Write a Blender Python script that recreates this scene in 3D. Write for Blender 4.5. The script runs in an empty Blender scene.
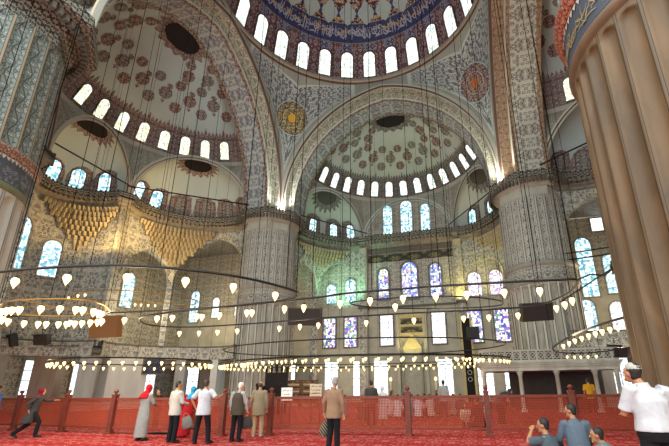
import bpy, math, random
from math import sin, cos, pi, sqrt, radians, atan2, hypot
from mathutils import Vector, Matrix
R = random.Random(7)
SC = bpy.context.scene
COL = SC.collection
# ---------------------------------------------------------------- camera
CU, CV, YAW, PITCH, FPX, ROLL, PPX, PPY, EYE = 6.62642, -20.35234, .26159, .31298, 393.00672, .01121, 368.17652, 258.34534, 1.55
cd = bpy.data.cameras.new('camera'); cam = bpy.data.objects.new('camera', cd); COL.objects.link(cam)
cam.matrix_world = Matrix.Translation((CU, CV, EYE)) @ Matrix.Rotation(YAW, 4, 'Z') @ Matrix.Rotation(pi/2+PITCH, 4, 'X') @ Matrix.Rotation(-ROLL, 4, 'Z')
cd.sensor_width = 36; cd.lens = FPX/669*36
cd.shift_x = (334.5-PPX)/669; cd.shift_y = (PPY-223)/669; cd.clip_end = 500
SC.camera = cam
SC.view_settings.view_transform = 'Standard'; SC.view_settings.look = 'None'; SC.view_settings.gamma = 1
SC.view_settings.use_curve_mapping = False
SC.view_settings.exposure = 1.5
SC.cycles.max_bounces = 5; SC.cycles.diffuse_bounces = 3; SC.cycles.transparent_max_bounces = 24
# the surveyed viewpoint turns measured directions into places in the hall
def ray(x, y):
    X = x-PPX; Y = PPY-y; c, s = cos(-ROLL), sin(-ROLL); X, Y = (X*c-Y*s)/FPX, (X*s+Y*c)/FPX
    fy = cos(PITCH)-Y*sin(PITCH); z = sin(PITCH)+Y*cos(PITCH); c, s = cos(YAW), sin(YAW)
    return Vector((X*c-fy*s, X*s+fy*c, z))
O = Vector((CU, CV, EYE))
def atZ(x, y, z): d = ray(x, y); return O+d*((z-EYE)/d.z)
def atV(x, y, v): d = ray(x, y); return O+d*((v-CV)/d.y)
def atU(x, y, u): d = ray(x, y); return O+d*((u-CU)/d.x)
# ---------------------------------------------------------------- materials
def srgb(c):
    if isinstance(c, str): c = [int(c[i:i+2], 16)/255 for i in (0, 2, 4)]
    return tuple((x/12.92 if x <= .04045 else ((x+.055)/1.055)**2.4) for x in c)+(1,)
class NT:
    def __init__(s, name):
        s.m = bpy.data.materials.new(name); s.m.use_nodes = True; s.t = s.m.node_tree
        s.b = s.t.nodes['Principled BSDF']; s.out = s.t.nodes['Material Output']
    def n(s, k, ins=None, **kw):
        nd = s.t.nodes.new('ShaderNode'+k)
        for a, v in kw.items(): setattr(nd, a, v)
        for i, v in (ins or {}).items(): s.set(nd.inputs[i], v)
        return nd
    def set(s, sock, v):
        if isinstance(v, bpy.types.NodeSocket): s.t.links.new(v, sock)
        elif isinstance(v, bpy.types.Node): s.t.links.new(v.outputs[0], sock)
        else: sock.default_value = v
    def math(s, op, a, b=0., c=0.):
        return s.n('Math', {0: a, 1: b, 2: c}, operation=op).outputs[0]
    def mix(s, f, a, b):
        nd = s.n('Mix', data_type='RGBA'); s.set(nd.inputs[0], f); s.set(nd.inputs[6], a); s.set(nd.inputs[7], b); return nd.outputs[2]
    def ramp(s, f, stops, interp='LINEAR'):
        nd = s.n('ValToRGB'); cr = nd.color_ramp; cr.interpolation = interp
        while len(cr.elements) < len(stops): cr.elements.new(.5)
        for e, (p, c) in zip(cr.elements, stops): e.position = p; e.color = c if len(c) == 4 else tuple(c)+(1,)
        s.set(nd.inputs[0], f); return nd.outputs[0]
    def uv(s): return s.n('TexCoord').outputs['UV']
    def step(s, x, e): return s.math('GREATER_THAN', x, e)
def plain(name, col, rough=.7, metal=0., noise=.0, nscale=3.):
    t = NT(name); c = srgb(col)
    if noise:
        nz = t.n('TexNoise', {'Vector': t.n('TexCoord').outputs['Object'], 'Scale': nscale, 'Detail': 4.})
        f = t.math('MULTIPLY_ADD', nz.outputs[0], noise*2, -noise+.0)
        dk = tuple(x*(1-noise*1.6) for x in c[:3])+(1,); lt = tuple(min(1, x*(1+noise)) for x in c[:3])+(1,)
        t.set(t.b.inputs['Base Color'], t.ramp(nz.outputs[0], [(.3, dk), (.7, lt)]))
    else: t.b.inputs['Base Color'].default_value = c
    t.b.inputs['Roughness'].default_value = rough; t.b.inputs['Metallic'].default_value = metal
    return t.m
def glow(name, col, strength):
    t = NT(name); t.b.inputs['Base Color'].default_value = srgb(col)
    t.b.inputs['Emission Color'].default_value = srgb(col); t.b.inputs['Emission Strength'].default_value = strength
    return t.m
def ornament(name, ground, leaf, line, accent=None, tile=1.2, k=3.2, lw=.06, leafsz=.28, soil=.12, rough=.65, stretch=1., bands=None, jit=1., con=1.6):
    """painted arabesque: mirrored cells of leaves and stems; UVs are in metres"""
    t = NT(name); uv = t.uv(); tile *= 1.75
    def h3(c): return [int(c[i:i+2], 16)/255 for i in (0, 2, 4)]
    g_, l_, n_ = h3(ground), h3(leaf), h3(line); mean = [(a+b)/2 for a, b in zip(g_, l_)]
    ground, leaf, line = [[min(1, max(0, m_+(c-m_)*con)) for m_, c in zip(mean, x)] for x in (g_, l_, n_)]
    mp = t.n('Mapping', {0: uv, 3: (1/tile, 1/(tile*stretch), 1)})
    sp = t.n('SeparateXYZ', {0: mp})
    px = t.math('PINGPONG', sp.outputs[0], .5); py = t.math('PINGPONG', sp.outputs[1], .5)
    cb = t.n('CombineXYZ', {0: px, 1: py})
    nz = t.n('TexNoise', {'Vector': cb, 'Scale': 5., 'Detail': 1.})
    wob = t.n('VectorMath', {0: cb, 1: t.n('VectorMath', {0: nz.outputs[1], 'Scale': .12}, operation='SCALE').outputs[0]}, operation='ADD')
    v1 = t.n('TexVoronoi', {'Vector': wob, 'Scale': k*1.6, 'Randomness': jit}, feature='DISTANCE_TO_EDGE')
    v2 = t.n('TexVoronoi', {'Vector': wob, 'Scale': k*2.3, 'Randomness': jit})
    l = t.math('LESS_THAN', v1.outputs['Distance'], lw*.55)
    lf = t.math('LESS_THAN', v2.outputs['Distance'], leafsz)
    c = t.mix(lf, srgb(ground), srgb(leaf))
    ring = t.math('LESS_THAN', t.math('ABSOLUTE', t.math('SUBTRACT', v2.outputs['Distance'], leafsz*1.55)), .055)
    c = t.mix(ring, c, srgb(leaf))
    core = t.math('LESS_THAN', v2.outputs['Distance'], leafsz*.38); c = t.mix(core, c, srgb(ground))
    if accent:
        lf2 = t.math('LESS_THAN', v2.outputs['Distance'], leafsz*.5)
        pick = t.math('GREATER_THAN', t.n('SeparateColor', {0: v2.outputs['Color']}).outputs[0], .5)
        c = t.mix(t.math('MULTIPLY', lf2, pick), c, srgb(accent))
    c = t.mix(l, c, srgb(line))
    if bands:   # bands across v (metres): list of (v0, v1, colour)
        sv = t.n('SeparateXYZ', {0: uv}).outputs[1]
        for a, b_, cc in bands:
            c = t.mix(t.math('MULTIPLY', t.math('GREATER_THAN', sv, a), t.math('LESS_THAN', sv, b_)), c, srgb(cc))
    big = t.n('TexNoise', {'Vector': t.n('TexCoord').outputs['Object'], 'Scale': .35, 'Detail': 5.})
    f = t.ramp(big.outputs[0], [(.3, (1-soil*2,)*3), (.7, (1,)*3)])
    mm = t.n('Mix', data_type='RGBA', blend_type='MULTIPLY'); mm.inputs[0].default_value = 1
    t.set(mm.inputs[6], c); t.set(mm.inputs[7], f)
    t.set(t.b.inputs['Base Color'], mm.outputs[2]); t.b.inputs['Roughness'].default_value = rough
    return t.m
def marble(name, c1, c2, scale=1.2, rough=.45, blocks=None, vein=None):
    t = NT(name); oc = t.n('TexCoord').outputs['Object']
    mp = t.n('Mapping', {0: oc, 3: (1, 1, .35)})
    nz = t.n('TexNoise', {'Vector': mp, 'Scale': scale, 'Detail': 7., 'Roughness': .62, 'Distortion': .6})
    c = t.ramp(nz.outputs[0], [(.3, srgb(c1)), (.68, srgb(c2))])
    if vein:
        n2 = t.n('TexNoise', {'Vector': mp, 'Scale': scale*2.3, 'Detail': 4., 'Distortion': 1.5})
        a = t.math('ABSOLUTE', t.math('SUBTRACT', n2.outputs[0], .5))
        c = t.mix(t.math('LESS_THAN', a, .012), c, srgb(vein))
    if blocks:
        zz = t.n('SeparateXYZ', {0: oc}).outputs[2]
        fr = t.math('FRACT', t.math('DIVIDE', zz, blocks))
        c = t.mix(t.math('LESS_THAN', fr, .02/blocks*1.5), c, srgb('5a4a3e'))
    t.set(t.b.inputs['Base Color'], c); t.b.inputs['Roughness'].default_value = rough
    return t.m
def stained(name, cols, strength=1.0, cell=.16, white=.4, lead='1d2430', hue='ffffff'):
    """leaded glass lit by daylight from outside; UVs in metres"""
    t = NT(name); uv = t.uv()
    v = t.n('TexVoronoi', {'Vector': uv, 'Scale': 1/cell, 'Randomness': .55})
    e = t.n('TexVoronoi', {'Vector': uv, 'Scale': 1/cell, 'Randomness': .55}, feature='DISTANCE_TO_EDGE')
    sc = t.n('SeparateColor', {0: v.outputs['Color']})
    n = len(cols); st = [(i/n, srgb(c)) for i, c in enumerate(cols)]
    c = t.ramp(sc.outputs[0], st, 'CONSTANT')
    c = t.mix(t.math('LESS_THAN', sc.outputs[1], white), c, srgb(hue))
    c = t.mix(t.math('LESS_THAN', e.outputs['Distance'], .07), c, srgb(lead))
    t.b.inputs['Base Color'].default_value = (.05, .05, .05, 1); t.b.inputs['Roughness'].default_value = .2
    t.set(t.b.inputs['Emission Color'], c); t.b.inputs['Emission Strength'].default_value = strength*.56
    return t.m
# ---------------------------------------------------------------- mesh builder
class MB:
    def __init__(s): s.v = []; s.f = []; s.uv = []; s.mi = []; s.sm = []
    def q(s, pts, uvs=None, mi=0, sm=False):
        b = len(s.v); s.v += [tuple(p) for p in pts]; s.f.append(tuple(range(b, b+len(pts))))
        if uvs is None:
            a = Vector(pts[0]); e = (Vector(pts[1])-a); L = e.length or 1; e = e/L
            nrm = e.cross(Vector(pts[-1])-a); nrm = nrm.normalized() if nrm.length > 1e-9 else Vector((0, 0, 1)); w = nrm.cross(e)
            uvs = [((Vector(p)-a).dot(e), (Vector(p)-a).dot(w)) for p in pts]
        s.uv += list(uvs); s.mi.append(mi); s.sm.append(sm)
    def grid(s, fn, us, vs, uvf=None, mi=0, sm=True, mf=None, flip=False):
        """shared-vertex grid of fn(u, v)"""
        b = len(s.v); n = len(vs)
        for u in us:
            for v in vs: s.v.append(tuple(fn(u, v)))
        for i in range(len(us)-1):
            for j in range(n-1):
                m = mf((us[i]+us[i+1])/2, (vs[j]+vs[j+1])/2) if mf else mi
                if m is None: continue
                ids = [b+i*n+j, b+(i+1)*n+j, b+(i+1)*n+j+1, b+i*n+j+1]
                cs = [(us[i], vs[j]), (us[i+1], vs[j]), (us[i+1], vs[j+1]), (us[i], vs[j+1])]
                if flip: ids.reverse(); cs.reverse()
                s.f.append(tuple(ids)); s.uv += [(uvf(*c) if uvf else c) for c in cs]; s.mi.append(m); s.sm.append(sm)
    def box(s, x0, x1, y0, y1, z0, z1, mi=0, M=None):
        P = [(x0, y0, z0), (x1, y0, z0), (x1, y1, z0), (x0, y1, z0), (x0, y0, z1), (x1, y0, z1), (x1, y1, z1), (x0, y1, z1)]
        if M: P = [tuple(M @ Vector(p)) for p in P]
        for f in ((0, 3, 2, 1), (4, 5, 6, 7), (0, 1, 5, 4), (1, 2, 6, 5), (2, 3, 7, 6), (3, 0, 4, 7)): s.q([P[i] for i in f], None, mi)
    def lathe(s, cx, cy, prof, n=24, mi=0, sm=True, a0=0, a1=2*pi, M=None):
        us = [a0+(a1-a0)*i/n for i in range(n+1)]
        def fn(a, j):
            r, z = prof[int(j)]; p = Vector((cx+r*cos(a), cy+r*sin(a), z)); return M @ p if M else p
        L = [0]
        for (r0, z0), (r1, z1) in zip(prof, prof[1:]): L.append(L[-1]+hypot(r1-r0, z1-z0))
        rm = max(r for r, z in prof)
        s.grid(fn, us, list(range(len(prof))), lambda a, j: (a*rm, L[int(j)]), mi, sm)
    def tube(s, pts, r, n=6, mi=0, closed=False, cap=True):
        pts = [Vector(p) for p in pts]; N = len(pts); rs = r if isinstance(r, (list, tuple)) else [r]*N
        b = len(s.v); prev = None
        for i, p in enumerate(pts):
            a = pts[i-1] if (i or closed) else p; c = pts[(i+1) % N] if (i < N-1 or closed) else p
            d = (c-a); d = d.normalized() if d.length > 1e-9 else Vector((0, 0, 1))
            up = prev if prev is not None else (Vector((0, 0, 1)) if abs(d.z) < .9 else Vector((1, 0, 0)))
            x = d.cross(up); x = x.normalized() if x.length > 1e-6 else d.orthogonal().normalized(); y = x.cross(d); prev = y if not closed else None
            for k in range(n):
                a_ = 2*pi*k/n; s.v.append(tuple(p+x*(cos(a_)*rs[i])+y*(sin(a_)*rs[i])))
        for i in range(N if closed else N-1):
            for k in range(n):
                i2 = (i+1) % N; ids = (b+i*n+k, b+i*n+(k+1) % n, b+i2*n+(k+1) % n, b+i2*n+k)
                s.f.append(ids); s.uv += [(0, 0), (0, .1), (.1, .1), (.1, 0)]; s.mi.append(mi); s.sm.append(True)
        if cap and not closed:
            for base in (b, b+(N-1)*n):
                s.f.append(tuple(base+k for k in range(n))); s.uv += [(0, 0)]*n; s.mi.append(mi); s.sm.append(False)
    def ball(s, c, r, mi=0, n=10, sc=(1, 1, 1), M=None):
        us = [2*pi*i/n for i in range(n+1)]; vs = [-pi/2+pi*j/(n//2) for j in range(n//2+1)]
        def fn(a, b_):
            p = Vector((r*sc[0]*cos(b_)*cos(a), r*sc[1]*cos(b_)*sin(a), r*sc[2]*sin(b_)))
            if M: p = M @ p
            return Vector(c)+p
        s.grid(fn, us, vs, None, mi, True)
    def build(s, name, mats, parent=None, loc=None, kind=None):
        me = bpy.data.meshes.new(name)
        if loc is not None: l = Vector(loc); vv = [tuple(Vector(v)-l) for v in s.v]
        else: vv = s.v
        me.from_pydata(vv, [], s.f)
        me.polygons.foreach_set('material_index', s.mi); me.polygons.foreach_set('use_smooth', s.sm)
        ul = me.uv_layers.new(name='UVMap'); ul.data.foreach_set('uv', [c for p in s.uv for c in p])
        for m in (mats if isinstance(mats, (list, tuple)) else [mats]): me.materials.append(m)
        o = bpy.data.objects.new(name, me); COL.objects.link(o)
        if loc is not None: o.location = loc
        if parent: o.parent = parent
        if kind: o['kind'] = kind
        return o
def structure(o): o['kind'] = 'structure'; return o
def empty(name, loc=(0, 0, 0), rz=0, parent=None):
    o = bpy.data.objects.new(name, None); COL.objects.link(o); o.location = loc; o.rotation_euler = (0, 0, rz); o.empty_display_size = .2
    if parent: o.parent = parent
    return o
def tag(o, label, cat, group=None):
    o['label'] = label; o['category'] = cat
    if group: o['group'] = group
    return o
def lin(a, b, n): return [a+(b-a)*i/n for i in range(n+1)]
# ================================================================ materials of the hall
m_wall   = ornament('wall_tile', '94938a', '5f6164', 'aeada2', None, tile=1.1, k=3.2, lw=.05, leafsz=.27, soil=.1)
m_wall2  = ornament('wall_tile_fine', '969386', '706e6a', 'aba898', 'a08a58', tile=.8, k=3.4, lw=.06, leafsz=.3)
m_plain  = plain('limestone', 'a9a595', .8, noise=.10, nscale=1.2)
m_cream  = plain('cream_plaster', 'aab8b4', .85, noise=.04, nscale=.6)
m_creamd = plain('grey_plaster', 'aab0a6', .85, noise=.05, nscale=.6)
m_white  = plain('white_moulding', 'a9a698', .7)
m_peach  = plain('peach_moulding', 'a88c74', .7)
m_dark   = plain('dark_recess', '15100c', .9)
m_brown  = plain('brown_line', '5a4034', .8)
m_soffit = ornament('soffit_arabesque', 'a4a69e', '5c6070', '7d8490', '9a6c5c', tile=1.3, k=3.0, lw=.035, leafsz=.28, soil=.06, con=1.25)
m_soff2  = ornament('soffit_border', '7a5a4c', 'a89884', '4e3a34', None, tile=.7, k=3.0, lw=.05, leafsz=.33)
m_step   = ornament('moulding_scroll', '9a9786', '66645c', 'b5b19c', 'a27a4c', tile=.9, k=3.0, lw=.05, leafsz=.28)
m_redt   = ornament('crimson_tile', '7d5450', 'ab9c9e', '574858', '54569a', tile=.9, k=3.4, lw=.06, leafsz=.27, soil=.04)
m_violet = ornament('violet_tile', '6a6482', 'aaa8b4', '4a4660', '8c5450', tile=.7, k=3.4, lw=.07, leafsz=.27, soil=.04)
m_blue   = plain('cobalt_band', '2c3160', .6, noise=.12, nscale=2)
m_gold   = plain('gold_leaf', 'b8985c', .45)
m_goldb  = plain('bright_gold', 'c99a2e', .4)
m_pale   = plain('pale_script', 'a9a9b4', .6)
m_lobe   = ornament('dome_arabesque', '6e3632', 'b49b74', '262c58', '3c4884', tile=1.6, k=3.0, lw=.07, leafsz=.28, soil=.04)
m_rose   = ornament('rosette_tile', '73483e', 'a08c80', '4a302c', None, tile=.5, k=3.0, lw=.06, leafsz=.3, soil=.05)
m_rose2  = ornament('rosette_grey', '6d6660', '9c958c', '47403c', None, tile=.5, k=3.0, lw=.06, leafsz=.3, soil=.05)
m_bord   = ornament('window_border', '7d6a64', 'a39488', '5c4e52', '6a6c84', tile=.6, k=3.2, lw=.06, leafsz=.28, soil=.05)
m_bordg  = ornament('window_border_grey', '6c6660', '8a8478', '565350', None, tile=.6, k=3.2, lw=.06, leafsz=.28, soil=.05)
m_pend   = ornament('pendentive_lace', '6d7070', 'b8b8ae', '9ea29c', '7c8c9c', tile=1.3, k=3.2, lw=.07, leafsz=.24, soil=.05)
m_pendf  = plain('pendentive_field', '8b8c7f', .8, noise=.08, nscale=1.)
m_corn   = ornament('gallery_railing', '38302a', '8d8676', '221d1a', '6a3c34', tile=.3, k=2.4, lw=.05, leafsz=.3, soil=.05)
m_cornu  = plain('gallery_stone', '5d574c', .8, noise=.1)
m_muq    = plain('muqarnas_plaster', 'a39574', .75, noise=.12, nscale=2.)
m_bandp  = ornament('painted_band', '8d8a7c', 'b6b19c', '58564e', 'a3894c', tile=.6, k=3.0, lw=.06, leafsz=.3)
m_frame  = plain('window_frame', '8b857a', .7)
m_stgrey = ornament('grey_tile', '77756f', '5c5a58', '8c8980', None, tile=1., k=3.2)  # mid-grey tile of the side-bay vaults
g_day   = stained('daylight_glass', ['dfeaf0', 'c6dce4', 'e8ead8', 'b9cdb4', 'e6d9a0'], 1.25, .2, .6, '8fa0a4', 'f6f9f2')
g_dayY  = stained('daylight_glass_yellow', ['e8e2a0', 'd3c96e', 'e8ead8', 'b9cdb4', 'd9e6ea'], 1.2, .15, .55, '8a8c70', 'f8f9e6')
g_aqua  = stained('aqua_glass', ['9fd3dc', '62aebf', 'e8f2f0', 'bfe3e6', '4a8fae'], 1.15, .2, .55, '5f8f9c', 'eafaf8')
g_blue  = stained('blue_rose_glass', ['3d62c4', '7d9fe0', 'e6ecfa', 'c7b25a', '4a52b4', 'b48ad0'], 1.15, .22, .45, '3c4c80', 'e4eefc')
g_viol  = stained('violet_glass', ['6a3fb0', '3b48b8', 'd9c46a', '5aa878', 'd8d4ee', '8f5ac8'], 1.1, .22, .45, '3e3c68', 'f0eefa')
g_white = stained('white_quarry_glass', ['f4f4f4', 'dfe2ea', 'c4c6d6', 'f0e6c8'], 1.2, .17, .6, '8c8ca4', 'fafafc')
g_sky   = glow('bright_daylight_pane', 'dfeef6', .8)
# ================================================================ windows
WN = [0]
def arch_outline(w, h, n=8, pointed=.06):
    """(x, y) outline of a round-headed opening, from bottom left, clockwise over the top"""
    a = w/2; pts = [(-a, 0)]
    for i in range(n*2+1):
        t = pi-pi*i/(n*2); pts.append((a*cos(t), h-a*1.05+a*1.05*sin(t)))
    pts.append((a, 0)); return pts
def window(p, r, up, n, w, h, glass, rim=.12, depth=.10, rimm=None, halo=None, halom=None, rect=False, bars=False):
    """one window of the hall: frame in relief, pane of leaded glass"""
    WN[0] += 1; p, r, up, n = Vector(p), Vector(r).normalized(), Vector(up).normalized(), Vector(n).normalized()
    ol = arch_outline(w, h) if not rect else [(-w/2, 0), (-w/2, h), (w/2, h), (w/2, 0)]
    c = (0, h*.5)
    def pt(x, y, o): return r*x+up*y+n*o
    def grow(d): return [(x+(d if x > 0 else -d)*(1 if rect or abs(x) > 1e-6 else 0)*(abs(x)/(w/2) if not rect else 1), y+(d if y > c[1] else -d)*(1 if y > h*.6 or y == 0 else 0)) for x, y in ol]
    out = grow(rim); m = MB(); N = len(ol)
    for i in range(N):
        j = (i+1) % N
        m.q([pt(*ol[i], depth), pt(*ol[j], depth), pt(*out[j], depth), pt(*out[i], depth)])
        m.q([pt(*ol[i], .0), pt(*ol[j], .0), pt(*ol[j], depth), pt(*ol[i], depth)])
        m.q([pt(*out[i], depth), pt(*out[j], depth), pt(*out[j], -.08), pt(*out[i], -.08)])
    if halo:
        o2 = grow(rim+halo); 
        for i in range(N-1):
            j = i+1; a, b = Vector(o2[i]), Vector(o2[j]); mid = (a+b)/2
            cc = Vector(c); tip = mid+(mid-cc).normalized()*halo*.55
            m.q([pt(*out[i], .05), pt(*out[j], .05), pt(*b, .05), pt(*a, .05)], [(out[i][0], out[i][1]), out[j], tuple(b), tuple(a)], 1)
            m.q([pt(*a, .05), pt(*b, .05), pt(*tip, .05)], [tuple(a), tuple(b), tuple(tip)], 1)
    fr = m.build('window_%d' % WN[0], [rimm or m_frame, halom or m_bord], loc=None); fr.location = p; structure(fr)
    g = MB(); g.q([pt(x, y, .045) for x, y in ol], [(x+WN[0]*1.7, y) for x, y in ol])
    g.build('pane', glass, fr)
    if bars:
        b = MB()
        for k in range(1, 4): b.q([pt(-w/2, h*k/4-.03, .07), pt(w/2, h*k/4-.03, .07), pt(w/2, h*k/4+.03, .07), pt(-w/2, h*k/4+.03, .07)])
        for k in (0,): b.q([pt(-.035, 0, .07), pt(.035, 0, .07), pt(.035, h*.97, .07), pt(-.035, h*.97, .07)])
        b.build('glazing_bar', m_dark, fr)
    return fr
# ================================================================ dome
def sphpt(c, Rr, az, el, off=0):   # az from +Y clockwise; inside surface, off pushes towards the centre
    r = Rr-off; return Vector((c[0]+r*cos(el)*sin(az), c[1]+r*cos(el)*cos(az), c[2]+r*sin(el)))
DC, DR = (0, 0, 30.0), 10.1
m = MB()
els = [radians(x) for x in (0, 1.2, 2.2, 5, 9, 13, 17.8, 20.5, 23, 23.4, 28, 33.2, 33.7, 37, 41, 46, 52, 60, 68, 76, 84, 90)]
def dome_m(a, e):
    e = math.degrees(e)
    if e < 2.2: return 2
    if e < 23: return 0 if int(math.floor((math.degrees(a)+3.2)/6.43)) % 2 == 0 else 1
    if e < 23.4: return 2
    if e < 33.2: return 3
    if e < 33.7: return 2
    if e < 41: return 4
    return 5
m.grid(lambda a, e: sphpt(DC, DR, a, e), [2*pi*i/224 for i in range(225)], els, lambda a, e: (a*DR, e*DR), 0, True, dome_m)
# moulding ring carrying the drum windows
for r0, z0, r1, z1, mi in ((9.95, 29.55, 9.9, 29.75, 6), (9.9, 29.75, 9.82, 29.9, 7), (9.82, 29.9, 9.82, 30.15, 2), (9.82, 30.15, 10.15, 30.2, 2)):
    m.grid(lambda a, t: Vector(((r0+(r1-r0)*t)*sin(a), (r0+(r1-r0)*t)*cos(a), z0+(z1-z0)*t)), [2*pi*i/112 for i in range(113)], [0, 1], lambda a, t: (a*10, t*.3), mi)
# lobed medallions hanging into the pale field, and blue drops between them
def dome_patch(az, el, r, mi, off, n=20, lob=0, lobes=8, sx=1., c=DC, Rr=DR, mbx=None, ph=0):
    mbx = mbx or m
    def F(t, k):
        q = r*k*(1+lob*cos(lobes*t+ph)); return az+q*cos(t)*sx/(Rr*cos(el)), el+q*sin(t)/Rr
    mbx.grid(lambda t, k: sphpt(c, Rr, *F(t, k), off), lin(0, 2*pi, n), [0, .35, .7, 1], lambda t, k: (F(t, k)[0]*Rr*cos(el), F(t, k)[1]*Rr), mi)
for k in range(28):
    a = radians(12.857*k)
    dome_patch(a, radians(40.5), 1.05, 4, .02, 24, .10, 6)
    dome_patch(a, radians(38.5), .36, 3, .05, 12, .12, 4)
    dome_patch(a+radians(6.43), radians(38.2), .9, 5, .05, 16, .16, 4, .8)
    dome_patch(a+radians(6.43), radians(34.9), .32, 8, .05, 12, .2, 6, 1.4)
dome = structure(m.build('ceiling_dome', [m_redt, m_violet, m_pendf, m_blue, m_lobe, m_cream, m_brown, m_peach, m_gold]))
# inscription: flowing strokes in relief on the blue band
def script_strokes(fn, L, h, mb, mis, seed, pitch=.42, sw=.05):
    """pen strokes laid along x in 0..L, y in 0..h, mapped by fn(x, y, off)"""
    rr = random.Random(seed)
    def pen(pts, w, mi):
        P = [Vector(p) for p in pts]
        for i in range(len(P)-1):
            d = (P[i+1]-P[i]); n_ = Vector((-d.y, d.x)); n_ = n_.normalized()*w if n_.length > 1e-9 else Vector((w, 0))
            t0 = .35+.65*sin(pi*(i+.5)/(len(P)-1)); 
            a, b, c, d_ = P[i]-n_*t0, P[i]+n_*t0, P[i+1]+n_*t0, P[i+1]-n_*t0
            mb.q([fn(a.x, a.y, .03), fn(d_.x, d_.y, .03), fn(c.x, c.y, .03), fn(b.x, b.y, .03)], [(0, 0)]*4, mi)
    x = 0
    while x < L-pitch:
        k = rr.random(); mi = mis[0] if rr.random() < .6 else mis[1]
        if k < .35:   # upright stroke with foot
            hh = h*(.55+.35*rr.random()); y0 = h*.12
            pen([(x+.03*h*sin(3*t), y0+hh*t) for t in lin(0, 1, 5)], sw*.8, mi)
        elif k < .7:  # bowl
            w = pitch*(1.1+rr.random()); y0 = h*(.15+.25*rr.random())
            pen([(x+w*t, y0+h*.28*(1-sin(pi*t))) for t in lin(0, 1, 7)], sw, mi)
        elif k < .88: # loop
            r_ = h*.13; cx, cy = x+r_, h*(.35+.4*rr.random())
            pen([(cx+r_*cos(t), cy+r_*sin(t)) for t in lin(0, 5.5, 8)], sw*.8, mi)
            pen([(cx+r_+pitch*t, cy-h*.2*t*t) for t in lin(0, 1, 4)], sw*.8, mi)
        else:         # long tail sweeping back
            y0 = h*.15; pen([(x-pitch*.6+pitch*2.2*t, y0+h*.10*sin(2.5*t)) for t in lin(0, 1, 7)], sw*1.1, mi)
        if rr.random() < .6:
            cx, cy = x+pitch*rr.random(), h*(.1+.8*rr.random()); s_ = sw*1.1
            mb.q([fn(cx-s_, cy, .03), fn(cx, cy-s_, .03), fn(cx+s_, cy, .03), fn(cx, cy+s_, .03)], [(0, 0)]*4, mi)
        x += pitch*(.55+.5*rr.random())
ms = MB()
e0, e1 = radians(24.2), radians(32.6)
script_strokes(lambda x, y, o: sphpt(DC, DR, radians(-95)+x/9.0, e0+y/DR, o), 29.5, (e1-e0)*DR, ms, (0, 0), 3, .30, .062)
script_strokes(lambda x, y, o: sphpt(DC, DR, radians(-95)+x/9.0, e0+.5/DR+y/DR, o+.02), 29.5, (e1-e0)*DR-.5, ms, (1, 0), 11, .36, .05)
ms.build('inscription', [m_pale, m_gold], dome)
for k in range(-7, 7):
    az = radians((k+.5)*12.857)
    e = radians(2.6); p = sphpt(DC, DR, az, e)
    up = (sphpt(DC, DR, az, radians(17))-p); n = Vector((-sin(az), -cos(az), -.12)); r = Vector((cos(az), -sin(az), 0))
    window(p, r, up, n, 1.12, 2.7, g_day, .10, .12, m_brown)
# ================================================================ great arches and pendentives
ZS, RISE = 17.9, 11.0
def prof(a, rise, n=40, zb=16.9, zs=ZS):
    """pointed arch profile as (s, z) points from left foot to right foot"""
    e = (rise*rise-a*a)/(2*a); Rr = a+e; th = math.acos(e/Rr)
    half = [( -e+Rr*cos(th*i/n), zs+Rr*sin(th*i/n)) for i in range(n+1)]   # right half rising to the crown
    right = [(a, zb)]+half
    left = [(-s, z) for s, z in right]
    return left+[(s, z) for s, z in reversed(right[:-1])]
def zprof(s, a, rise, zs=ZS):
    e = (rise*rise-a*a)/(2*a); Rr = a+e; s = min(abs(s), a); return zs+sqrt(max(0, Rr*Rr-(s+e)**2))
TQ = lambda s, d, z: (s, d, z)
TL = lambda s, d, z: (-d, s, z)
TR = lambda s, d, z: (d, s, z)
def great_arch(nm, T, dz=0, mats=None):
    m = MB(); AR = RISE+dz
    def L(pr):
        o = [0]
        for a, b in zip(pr, pr[1:]): o.append(o[-1]+hypot(b[0]-a[0], b[1]-a[1]))
        return o
    def strip(p0, d0, p1, d1, mi, v0=0, v1=None):
        l = L(p0); v1_ = v1 if v1 is not None else v0+max(abs(d1-d0), abs(p0[0][0]-p1[0][0]))
        m.grid(lambda i, t: T(*( (p0[int(i)][0], d0, p0[int(i)][1]) if t == 0 else (p1[int(i)][0], d1, p1[int(i)][1]))), list(range(len(p0))), [0, 1], lambda i, t: (l[int(i)], v0 if t == 0 else v1_), mi, True)
    A = prof(9.95, AR+.15); B = prof(9.65, AR); C = prof(9.5, AR-.15); D = prof(9.12, AR-.6); E = prof(9.0, AR-.72)
    strip(A, 9.72, B, 9.72, 0); strip(prof(9.95, AR+.15), 9.9, A, 9.72, 1)
    strip(B, 9.72, B, 9.95, 2); strip(B, 9.95, C, 9.95, 0); strip(C, 9.95, C, 10.75, 3); strip(C, 10.75, D, 10.75, 4); strip(D, 10.75, E, 10.85, 0)
    strip(E, 10.85, E, 11.15, 5); strip(E, 11.15, E, 13.0, 6); strip(E, 13.0, E, 13.35, 5); strip(E, 13.35, prof(11.6, AR+2.6), 13.4, 5)
    return structure(m.build(nm, mats or [m_white, m_peach, m_brown, m_step, m_step, m_soff2, m_soffit]))
great_arch('trim_1', TQ)
great_arch('trim_2', TL, 0.6)
m_soffR = ornament('soffit_bouquet', 'b5b2a2', '6a6860', '86847a', '9a5c40', tile=1.2, k=3.0, lw=.03, leafsz=.28, soil=.06, con=1.25)
m_soffRb = ornament('soffit_border_ochre', '94704f', 'a08e74', '6a5646', '8c5440', tile=.7, k=3.0, lw=.05, leafsz=.33)
great_arch('trim_3', TR, 0.3, [m_white, m_soffRb, m_brown, m_soffRb, m_soffRb, m_soffRb, m_soffR])
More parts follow.
